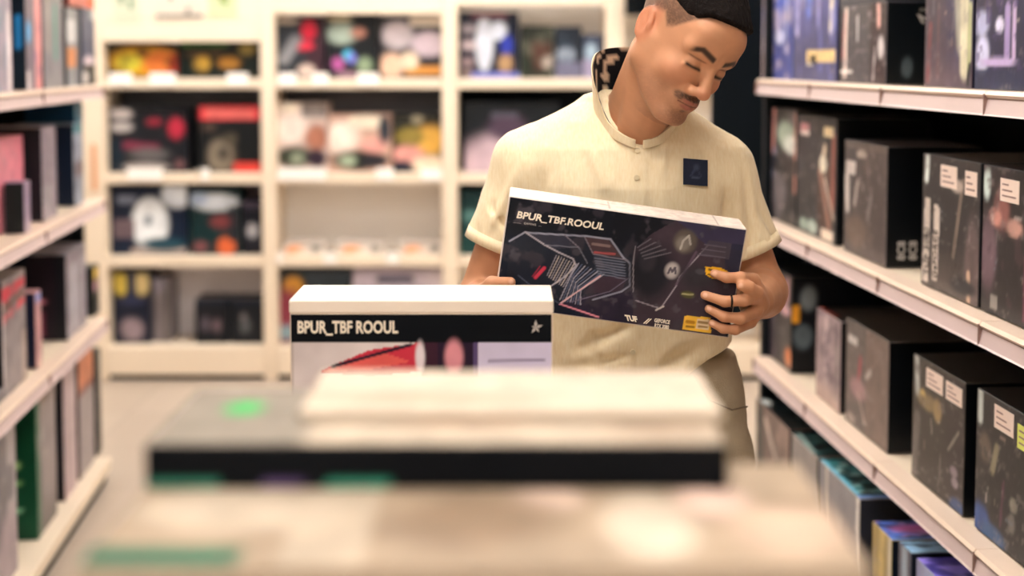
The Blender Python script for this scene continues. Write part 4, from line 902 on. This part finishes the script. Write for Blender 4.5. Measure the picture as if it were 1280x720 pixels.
    def lean(t, hh, an):
        w_ = float(sstep(.15, .5, np.float64(abs(an) / PI))); return (nax * w_ + A3((0, 0, 1)) * (1 - w_)) * hh * t
    lin = []
    for i in range(n + 1):
        an = -PI + 2 * PI * i / n
        an = max(-PI, min(PI, an))
        x, y, zb, hh, out = ring(an)
        dx, dy = math.sin(an), -math.cos(an)
        for j in range(m_ + 1):
            t = j / m_; o_ = out * t * (1 if t < .8 else 1) 
            g.v.append(tuple(to(A3((x + dx * (o_ + .0035), y + dy * (o_ + .0035), zb)) + lean(t, hh, an))))
            gi.v.append(tuple(to(A3((x + dx * o_, y + dy * o_, zb + (.0015 if j == m_ else 0))) + lean(t, hh, an))))
    for i in range(n):
        if i in (n // 2 - 1, n // 2): continue
        for j in range(m_):
            a = i * (m_ + 1) + j; b2 = a + m_ + 1
            g.f.append((a, b2, b2 + 1, a + 1)); gi.f.append((a, a + 1, b2 + 1, b2))
        # rolled rim joining both layers
    Vc = np.array(gi.v)
    st = np.sin(Vc[:, 1] * 190 + Vc[:, 2] * 60 + 1.6 * np.sin(Vc[:, 2] * 70)) + .45 * np.sin(Vc[:, 2] * 210)
    cw = np.where((st > .55)[:, None], A3(hx('#e9e0d0')), A3(hx('#121722')))
    cb = np.where((Vc[:, 2] < cc[2] + .018)[:, None], A3(hx('#26304e')), cw)
    front = (np.abs(Vc[:, 0] - (cc[0] - .235)) < .067) & (Vc[:, 1] < cc[1] - 2.68)
    front = front & (Vc[:, 2] < cc[2] + .012)
    cb[front] = hx('#e6d6b6')
    co_ = MB(); co_.v = g.v; co_.f = g.f
    col = co_.build('collar', sm, shirt, smooth=True); md = col.modifiers.new('s', 'SOLIDIFY'); md.thickness = .002
    mesh_obj('collar_lining', gi.v, gi.f, attr_mat('patterned_lining', .8, .2), col, cols=cb, smooth=True)
    # buttons
    for py in (188, 222, 440, 478):
        px = 797 - (py - 170) * .022
        q = surf(px, py); v = Vector(to(q)); MB().tube(v + Vector((0, .001, 0)), v + Vector((0, -.0022, 0)), .0052, .0048, 14).build('button', M['btn'], shirt, smooth=False)
    # chest badge: dark woven square lying on the chest
    us = np.linspace(0, 1, 15); V2 = []; K2 = []
    U, W_ = np.meshgrid(us, us, indexing='ij')
    for i in range(15):
        for j in range(15):
            u, v = us[i], us[j]
            px = 854 + 30 * u + 0 * v; py = 230.5 - 32.5 * v + 2.5 * u
            V2.append(px); K2.append(py)
    corner = [surf(a, b2)[1] for a, b2 in ((854, 230), (884, 232), (854, 198), (884, 200))]
    pts = []
    for px, py, k in zip(V2, K2, range(225)):
        u, v = us[k // 15], us[k % 15]
        Yq = (corner[0] * (1 - u) + corner[1] * u) * (1 - v) + (corner[2] * (1 - u) + corner[3] * u) * v - .004
        pts.append(to(A3(P(px, py, Yq))))
    cols = paint(U, W_, 1.0, '#232a3e', [('e', .52, .68, .12, .12, '#3e465c', .6), ('l', .3, .35, .45, .6, .05, '#39415a'), ('l', .35, .3, .6, .3, .06, '#4a5268'), ('l', .65, .5, .7, .35, .05, '#353d54')], 3, .1).reshape(-1, 3)
    idx = np.arange(225).reshape(15, 15); q = np.stack([idx[:-1, :-1], idx[1:, :-1], idx[1:, 1:], idx[:-1, 1:]], -1).reshape(-1, 4)
    bo = mesh_obj('chest_badge', pts, q.tolist(), attr_mat('woven_badge', .75, .2, .3, 300), shirt, cols=cols); md = bo.modifiers.new('s', 'SOLIDIFY'); md.thickness = .0025; md.offset = 1
    # ring
    p = A3(P(914, 376.5, 2.3755)); g = MB(); nn, mm = 28, 8
    for i in range(nn):
        a = 2 * PI * i / nn; c0 = Vector(to(p)) + Vector((0, math.cos(a) * .0102, math.sin(a) * .0102))
        for j in range(mm):
            bq = 2 * PI * j / mm; rd = Vector((0, math.cos(a), math.sin(a))); g.v.append(tuple(c0 + rd * math.cos(bq) * .0012 + Vector((1, 0, 0)) * math.sin(bq) * .0018))
    g.f = [(i * mm + j, i * mm + (j + 1) % mm, ((i + 1) % nn) * mm + (j + 1) % mm, ((i + 1) % nn) * mm + j) for i in range(nn) for j in range(mm)]
    g.build('finger_ring', M['ring'], root, smooth=True)
    # ---------- trousers and shoes
    T = Field((-.06, 2.44, .04), (.55, 2.95, 1.14), .005)
    T.add(loft([(.78, .19, .12), (.88, .215, .135), (.98, .212, .135), (1.10, .188, .116)], .238, 2.70), (0, 2.5, .78), (.5, 2.9, 1.11), .0)
    for sx in (-1, 1):
        hp = A3((.238 + sx * .105, 2.70, .86)); kn = A3((.238 + sx * .118, 2.66, .50)); an = A3((.238 + sx * .125, 2.72, .10))
        T.cone(hp, kn, .112, .082, .04); T.cone(kn, an, .082, .068, .03)
    band = np.abs(T.F) < .04; sl, (x, y, z) = T.block((-.06, 2.44, .04), (.55, 2.95, 1.14))
    x, y, z = x[tuple(slice(0, q) for q in T.F.shape)], y[tuple(slice(0, q) for q in T.F.shape)], z[tuple(slice(0, q) for q in T.F.shape)]
    xb, yb, zq = x[band], y[band], z[band]
    T.F[band] += (.012 * (fbm(xb * 8 + zq * 14, zq * 10 - xb * 6, 8) - .5) + .006 * (fbm(xb * 20 - zq * 30, zq * 12, 9) - .5)).astype(np.float32)
    T.sub(lambda X, Y, Z: Z - .075, (-.1, 2.4, .0), (.6, 3, .08), .0)
    Vt, Qt = T.mesh(2)
    tr = fast_mesh('trousers', to(Vt), Qt, mat('stone_twill', '#b1a38c', .85, noise=.08, scale=60, bump=.3, bscale=300, spec=.2), root)
    # slanting pocket seam and belt line as stitched cords
    for pts in ([(868, 470), (886, 500), (915, 512), (934, 508)], ):
        g = MB(); pp = [Vector(to(surf(a, b2, Vt))) + Vector((0, -.001, 0)) for a, b2 in pts]
        for i in range(len(pp) - 1): g.tube(pp[i], pp[i + 1], .0016, .0016, 8)
        g.build('pocket_seam', mat('seam_brown', '#7c6e5a', .9), tr)
    for sx in (-1, 1):
        Sx = Field((.238 + sx * .125 - .09, 2.42, 0), (.238 + sx * .125 + .09, 2.86, .16), .004); x0 = .238 + sx * .125
        Sx.cone((x0, 2.77, .045), (x0 + sx * .012, 2.56, .035), .042, .038, .02); Sx.cone((x0 + sx * .012, 2.56, .034), (x0 + sx * .016, 2.50, .032), .044, .034, .02); Sx.cone((x0, 2.75, .06), (x0, 2.74, .11), .042, .045, .02)
        Sx.sub(lambda X, Y, Z: Z - .012, (x0 - .1, 2.4, 0), (x0 + .1, 2.9, .012), 0)
        Va, Qa = Sx.mesh(2); so = fast_mesh('shoe', to(Va), Qa, M['shoe'], root)
        g = MB(); n = 40
        for k in range(n):
            a = 2 * PI * k / n; xx = math.cos(a) * (.043 if math.sin(a) < 0 else .040); yy = 2.635 + math.sin(a) * .165
            g.v.append(tuple(to(A3((x0 + sx * .006 + xx, yy, .0))))); 
        for k in range(n): v = g.v[k]; g.v.append((v[0], v[1], .022))
        g.f = [tuple(reversed(range(n))), tuple(range(n, 2 * n))] + [(k, (k + 1) % n, n + (k + 1) % n, n + k) for k in range(n)]
        g.build('shoe_sole', M['sole'], so)
build_person()

# ------------------------------------------------------------------ the carton he holds
BL, BR_, TL, TR = P(618, 383, 2.401), P(910, 421.5, 2.401), P(635, 243.5, 2.383), P(934, 287.5, 2.383)
ex = ((BR_ - BL) + (TR - TL)).normalized(); ez = ((TL - BL) + (TR - BR_)); ez = (ez - ex * ez.dot(ex)).normalized(); ey = ez.cross(ex)
hw_, hh_, hd_ = ((BR_ - BL).length + (TR - TL).length) / 2, ((TL - BL).length + (TR - BR_).length) / 2, .085
def cu(cx, cy):      # picture detail coordinates -> (u, v) on the carton front
    px, py = 560 + cx / 2.768, 220 + cy / 2.769
    tl, tr_, bl, br = (635, 243.5), (934, 287.5), (618, 383), (910, 421.5)
    u = v = .5
    for _ in range(12):
        X = (bl[0] * (1 - u) + br[0] * u) * (1 - v) + (tl[0] * (1 - u) + tr_[0] * u) * v; Y = (bl[1] * (1 - u) + br[1] * u) * (1 - v) + (tl[1] * (1 - u) + tr_[1] * u) * v
        u += (px - X) / 298; v -= (py - Y - (px - X) * .14) / 139
    return u, v
def cl(pts, w, c, a=1.0):
    q = [cu(*p) for p in pts]; return [('l', q[i][0], q[i][1], q[i + 1][0], q[i + 1][1], w, c, A(a)) for i in range(len(q) - 1)]
def cpoly(pts, c, a=1.0): return [('p', [cu(*p) for p in pts], c, A(a))]
def ce(cx, cy, rx, ry, c, s=.35, a=1.0):
    u, v = cu(cx, cy); return [('e', u, v, rx / 827, ry / 385, c, s)]
art = [('g', .9, .2, '#101b30', A(.6))]
art += cpoly([(700, 200), (790, 150), (1035, 190), (1000, 400), (960, 555), (560, 520), (620, 400), (640, 260)], '#3a2f3a')
art += cpoly([(790, 150), (1036, 187), (1030, 260), (900, 240)], '#34304a') + cpoly([(960, 230), (1030, 240), (1005, 340), (960, 330)], '#1c2238', .8)
art += cpoly([(205, 215), (260, 188), (480, 200), (640, 285), (625, 440), (520, 495), (380, 440), (200, 350)], '#1b212f', .9)
art += cpoly([(370, 440), (640, 380), (640, 520), (500, 500)], '#241f33') 
art += cpoly([(265, 190), (400, 200), (450, 245), (355, 250)], '#2e3040') + cpoly([(470, 208), (550, 215), (600, 280), (500, 268)], '#47363c') + cpoly([(500, 268), (600, 280), (620, 360), (510, 345)], '#2c3444')
art += cpoly([(510, 345), (620, 350), (600, 400), (470, 410)], '#3c2e3c')
art += [('n', 13, 6, .58, '#3a3640', A(.6)), ('n', 22, 10, .66, '#55505a', A(.5))]
art += cl([(208, 222), (262, 190), (300, 194), (480, 205), (560, 215), (605, 280), (628, 300), (628, 380), (600, 400), (500, 430)], .010, '#8d8fa0')
art += cl([(262, 190), (330, 235), (380, 262), (430, 285), (440, 310), (400, 350), (350, 385)], .009, '#a9a4ae') + cl([(330, 235), (450, 245), (480, 300)], .006, '#6d6f7c') + cl([(470, 208), (500, 268), (620, 290)], .006, '#7c7480') + cl([(400, 200), (450, 245)], .006, '#7c7480')
for k in range(9): art += cl([(372 + 9 * k, 272 + 4 * k), (340 + 7 * k, 345 + 5 * k)], .0065, '#b8ada8' if k % 2 else '#8c8894', .9)
for k in range(9): art += cl([(450 + 11 * k, 300 + 5 * k), (425 + 4 * k, 340 + 7 * k), (385 + 9 * k, 432 + 2 * k)], .0065, '#a7a5b4' if k % 2 == 0 else '#5a6480', .85)
for k in range(7): art += cl([(505 + 2 * k, 282 + 9 * k), (612, 296 + 10 * k)], .0055, '#74788a', .8)
art += cl([(330, 318), (300, 352)], .020, '#c93a52') + cl([(315, 312), (290, 348)], .008, '#8c2c40')
art += cl([(505, 262), (575, 268)], .012, '#a04c50') + cl([(498, 232), (556, 240)], .016, '#85706e', .8)
art += cl([(385, 446), (525, 345)], .009, '#d9b2b8') + cl([(385, 446), (520, 492)], .010, '#d98c9c') + cl([(240, 345), (280, 378), (385, 446)], .006, '#4c5468') + cl([(420, 440), (560, 400), (628, 350)], .006, '#6c6478')
art += ce(700, 330, 78, 95, '#191a24', .4) + ce(690, 290, 30, 40, '#2b2a34')
for k in range(5): art += cl([(655 + 6 * k, 245 + 10 * k), (700 + 18 * k, 215 + 12 * k)], .007, '#6f6a74', .7)
art += cl([(648, 240), (640, 300), (640, 400)], .006, '#7c7880') + cl([(650, 432), (735, 460), (790, 380), (800, 350), (900, 240)], .007, '#97909a') + cl([(720, 465), (745, 452)], .01, '#c4bcb8')
art += ce(822, 225, 40, 42, '#57504a', .25) + ce(815, 232, 24, 26, '#77706a', .4) + cl([(805, 250), (815, 222), (835, 205), (840, 235)], .012, '#a9a39c')
art += ce(776, 326, 27, 31, '#8d888a', .2) + ce(776, 326, 20, 24, '#b4aeae', .3) + cl([(762, 335), (770, 318), (776, 330), (786, 316), (788, 336)], .012, '#55505a')
art += cpoly([(905, 220), (985, 232), (975, 290), (870, 275)], '#443d48', .8) + cl([(880, 250), (960, 262)], .006, '#5c5664') + cl([(890, 235), (965, 246)], .006, '#5c5664') + cl([(865, 270), (960, 282)], .006, '#5c5664')
art += cl([(860, 262), (820, 330), (790, 375)], .014, '#5c4a5c', .8) + ce(865, 350, 60, 40, '#2e2c34', .6) + ce(875, 330, 18, 10, '#45424a')
art += cpoly([(892, 312), (945, 316), (972, 330), (968, 350), (920, 356), (893, 340)], '#e2ae28') + cl([(905, 322), (935, 330), (960, 338)], .012, '#5c4416') + cl([(903, 340), (925, 345)], .010, '#6c5018')
art += ce(830, 410, 22, 12, '#57562c', .5) + cl([(812, 408), (848, 410)], .010, '#a9a67c')
art += cpoly([(818, 484), (908, 490), (912, 545), (810, 532)], '#e3b23c') + cpoly([(862, 494), (905, 498), (903, 536), (858, 530)], '#d8c09c') + cl([(828, 505), (850, 508)], .02, '#a8741c') + cl([(826, 522), (850, 524)], .014, '#8c6420') + cl([(868, 506), (898, 510)], .014, '#94764c') + cl([(868, 522), (896, 524)], .012, '#94764c')
art += cl([(208, 68), (560, 110)], .006, '#0a0e18')
topa = [('n', 9, 2, .55, '#cfc0b8', A(.6)), ('r', .0, .15, .3, .95, '#ece2da', A(.7)), ('l', .3, .5, .42, .5, .05, '#b9a89e'), ('r', .42, .1, .425, .9, '#b5a79e'), ('r', .88, 0, .885, 1, '#b5a79e')]
held = carton('graphics_card_box', hw_, hd_, hh_, '#080e1a', {'front': art, 'top': topa, 'top_base': '#ddcfc6', 'left_base': '#d9cdc6', 'right_base': '#1a1e2c'}, 90, res=.0016, edge='#cfc3bc', m=CARDH)
mb_ = (BL + BR_) / 2
mw = Matrix((( ex.x, ey.x, ez.x, mb_.x), (ex.y, ey.y, ez.y, mb_.y), (ex.z, ey.z, ez.z, mb_.z), (0, 0, 0, 1)))
held.matrix_world = mw
tag(held, 'long dark graphics card carton printed with a fan card, held tilted in both hands', 'box')
fu, fv = cu(232, 141)
lettering('BPUR_TBF.ROOUL', .0165, M['txt'], held, on_front(fu, fv, hw_, hh_, .0009), bold=.026, shear=.12, sx=1.10, name='title_lettering')
fu, fv = cu(222, 158); lettering('............   GAMING   ....', .0048, M['txt2'], held, on_front(fu, fv, hw_, hh_, .0009), name='small_lettering', sx=1.1)
fu, fv = cu(616, 498); lettering('TUF', .0125, M['txt'], held, on_front(fu, fv, hw_, hh_, .0009), bold=.05, shear=-.5, name='corner_lettering', sx=.9)
fu, fv = cu(676, 508); lettering('//', .013, M['txt'], held, on_front(fu, fv, hw_, hh_, .0009), bold=.03, shear=.5, name='corner_lettering')
fu, fv = cu(712, 503); lettering('GEFORCE', .0090, M['txt'], held, on_front(fu, fv, hw_, hh_, .0009), bold=.03, name='corner_lettering', sx=.68)
fu, fv = cu(712, 521); lettering('RTX 3080', .0090, M['txt'], held, on_front(fu, fv, hw_, hh_, .0009), bold=.03, name='corner_lettering', sx=.66)
MB().box(-hw_ * .5 + .002, hw_ * .5 - .002, .004, hd_ - .004, hh_ - .0006, hh_ + .0006).build('lid_panel', M['strip'], held) if False else None

# ------------------------------------------------------------------ the display table and its stock in front
tb = empty('display_table', (-.05, 1.55, 0)); tag(tb, 'low display table in the aisle under the stacked cartons', 'table')
MB().box(-.46, .40, -.85, .82, .70, .735).build('table_top', M['wood'], tb, .004)
MB().box(-.43, .37, -.82, .79, .62, .70).build('apron', M['steel'], tb)
for sx in (-.42, .36):
    for sy in (-.80, .77): MB().box(sx - .02, sx + .02, sy - .02, sy + .02, 0, .62).build('leg', M['steel'], tb)
# upright carton: front top edge y 391, sides x 362..690
Y1 = 2.16
a, b = P(362, 390, Y1), P(691, 393, Y1); w1 = (b - a).length; z1 = (a.z + b.z) / 2; zt_ = 1.0
zbase = .735
H1 = z1 - zbase
front = [('r', 0, 0, 1, 1, '#e4dcd8')]
vb = lambda py: 1 - (py - 391) / (825 * H1)
front += [('r', 0, vb(428), 1, 1, '#060b12'), ('r', 0, 0, 1, vb(428), '#d9cfd0'), ('h', .60, .72, '#cdc4e0', A(.0))]
v1 = vb(428)
front += [('p', [(.10, vb(465)), (.30, vb(437)), (.50, vb(427)), (.57, vb(430)), (.57, vb(462)), (.3, vb(470))], '#c8364a'), ('p', [(.10, vb(465)), (.36, vb(441)), (.46, vb(452)), (.3, vb(462))], '#e0605c'), ('l', .16, vb(458), .46, vb(430), .006, '#241c2c'),
          ('r', .50, vb(480), .56, v1, '#3c2030'), ('e', .495, vb(446), .018, .045, '#e8dce4'), ('r', .56, vb(480), .70, v1, '#2a1c30'), ('e', .625, vb(446), .035, .05, '#d8909c'), ('r', .70, 0, .72, v1, '#5c4c78'), ('r', .72, 0, 1, v1, '#d4cdea'), ('l', .76, vb(451), .97, vb(450), .006, '#a096b8'),
          ('r', 0, 0, .012, v1, '#c4b8b4'), ('e', .25, vb(520), .3, .1, '#c2b6b8')]
big = carton('graphics_card_box', w1, .15, H1, '#e9ddd0', {'front': front, 'top': [('l', .48, .35, .62, .35, .02, '#a59c8e'), ('r', .44, .0, .443, 1, '#c9bda9'), ('r', .7, .3, .98, .6, '#dfd0bd')], 'top_base': '#f0e3d3'}, 91, res=.0025, loc=(0, 0, 0), m=CARDM, edge='#f0e3d3')
big.location = ((a.x + b.x) / 2, Y1, zbase); big.rotation_euler.y = 0
tag(big, 'upright white topped carton with black title band and red car print', 'box')
lid = MB().box(-w1 / 2 - .001, w1 / 2 + .001, -.001, .151, H1, H1 + .020).build('lid', mat('white_card', '#f2e6d8', .6, noise=.02), big, .002)
lettering('BPUR_TBF ROOUL', .026, M['txt'], big, on_front(.028, vb(416), w1, H1, .001), bold=.03, name='title_lettering', sx=.72)
em = MB(); cx_ = w1 * (.955 - .5) - .008; cz_ = H1 * vb(409)
for k in range(5):
    an = PI / 2 + k * 2 * PI / 5; d = (.012, .007, .011, .009, .0115)[k]
    p = [(cx_ + math.cos(an) * d, -.0012, cz_ + math.sin(an) * d), (cx_ + math.cos(an + .5) * d * .45, -.0012, cz_ + math.sin(an + .5) * d * .45), (cx_, -.0012, cz_), (cx_ + math.cos(an - .5) * d * .45, -.0012, cz_ + math.sin(an - .5) * d * .45)]
    q = len(em.v); em.v += p; em.f.append((q, q + 1, q + 2, q + 3))
em.build('emblem', M['txt2'], big)

# pile nearer the camera
def flat(x0, x1, ytop_front, Yf, Yb, hgt, label, base, topp, frontp, seed, topb, rot=0.0, res=.008, fb=None):
    a = P(x0, ytop_front, Yf); b = P(x1, ytop_front, Yf); w = b.x - a.x; z = a.z
    o = carton('graphics_card_box', w, Yb - Yf, hgt, base, {'front': frontp, 'front_base': fb or base, 'top': topp, 'top_base': topb}, seed, res=res, loc=((a.x + b.x) / 2, Yf, z - hgt), m=CARDM, rotz=rot)
    tag(o, label, 'box'); return o, z - hgt, w
o1, zq1, w_ = flat(180, 910, 556, 1.05, 1.235, .034, 'flat carton with a black front edge in the nearest pile', '#060a10',
    [('r', 0, 0, .26, 1, '#857d72'), ('e', .12, .62, .035, .12, '#2fae58', .4), ('h', .24, .3, '#b5a795', A(.9)), ('e', .55, .35, .12, .10, '#b09a86', .8), ('e', .9, .3, .1, .3, '#a3917f', .8), ('e', .82, .8, .05, .12, '#b9bc70', .6)],
    [('r', .0, 0, .12, .18, '#48a088'), ('r', .2, 0, .27, .18, '#6c588c'), ('r', .3, 0, .42, .16, '#4cb89c')], 92, '#b5a795')
o3, zq3, _ = flat(372, 905, 478, 1.12, 1.27, .008, 'thin cream carton lying on the back of the black edged one', '#c2b4a2', [('e', .3, .3, .3, .12, '#b09a86', .8)], [], 94, '#c6b8a6')
o3.location.z = zq1 + .034
o2, zq2, w2 = flat(92, 1090, 700, .885, 1.12, .12, 'wide cream carton with green corner under the black edged one', '#b8a692',
    [('n', 5, 4, .55, '#8c7a68', A(.6)), ('r', 0, 0, .2, .16, '#1f5c46'), ('e', .16, .5, .14, .20, '#b8aa98', .4), ('r', .25, 0, .36, 1, '#b4a694', A(.8)), ('e', .74, .35, .06, .3, '#c6b8a6', .4), ('e', .60, .6, .05, .12, '#cdb4a4', .4), ('e', .84, .6, .05, .16, '#d4b8aa', .4), ('e', .5, .4, .12, .24, '#84705c', .5), ('e', .93, .3, .08, .2, '#c4ac98', .5)],
    [], 93, '#a08e7a')
o2.location.z += zq1 - (zq2 + .12)
o4 = carton('graphics_card_box', .36, .11, .12, '#2c3038', {'back': [('e', .5, .5, .3, .3, '#6a6a70')]}, 97, res=.02, m=CARDM, loc=(o1.location.x, 1.125, zq1 - .12))
tag(o4, 'small dark carton hidden behind the wide cream one', 'box')
# support pile down to the table top
zz = o2.location.z; k = 0
cols_ = ['#1c2228', '#c9b8a4', '#2a2f38', '#8c3a40', '#31503f', '#5a5a64']
nm = ['dark carton directly under the wide cream one, buried in the pile', 'tan carton third down in the nearest pile', 'slate carton low in the nearest pile', 'wine red carton in the nearest pile', 'bottle green carton in the nearest pile', 'grey carton at the foot of the nearest pile']
n_ = max(1, int(round((zz - .735) / .1))); hk = (zz - .735) / n_
for k in range(n_):
    o = carton('graphics_card_box', .44 - .01 * k, .40, hk, cols_[k % 6], {'front': [('e', .5, .5, .3, .3, '#8a8a90')]}, 95 + k, res=.02, m=CARDM, loc=(o2.location.x, .93, zz - hk * (k + 1)))
    tag(o, nm[k % 6], 'box')

# ------------------------------------------------------------------ camera and view
cam = bpy.data.cameras.new('camera'); co = bpy.data.objects.new('camera', cam); C.objects.link(co)
co.location = (0, 0, EYE); co.rotation_euler = (PI / 2 - PIT, 0, 0)
cam.sensor_width = 36; cam.lens = F / 1280 * 36; cam.shift_y = -(360 - CY0) / 1280
cam.dof.use_dof = True; cam.dof.focus_distance = 2.5; cam.dof.aperture_fstop = 1.8; cam.clip_start = .05
bpy.context.scene.camera = co
w = bpy.data.worlds.new('world'); bpy.context.scene.world = w; w.use_nodes = True
w.node_tree.nodes['Background'].inputs[0].default_value = (.9, .93, 1, 1); w.node_tree.nodes['Background'].inputs[1].default_value = .3
vs = bpy.context.scene.view_settings
vs.view_transform = 'Standard'; vs.look = 'None'; vs.gamma = 1; vs.exposure = 0.12; vs.use_curve_mapping = False
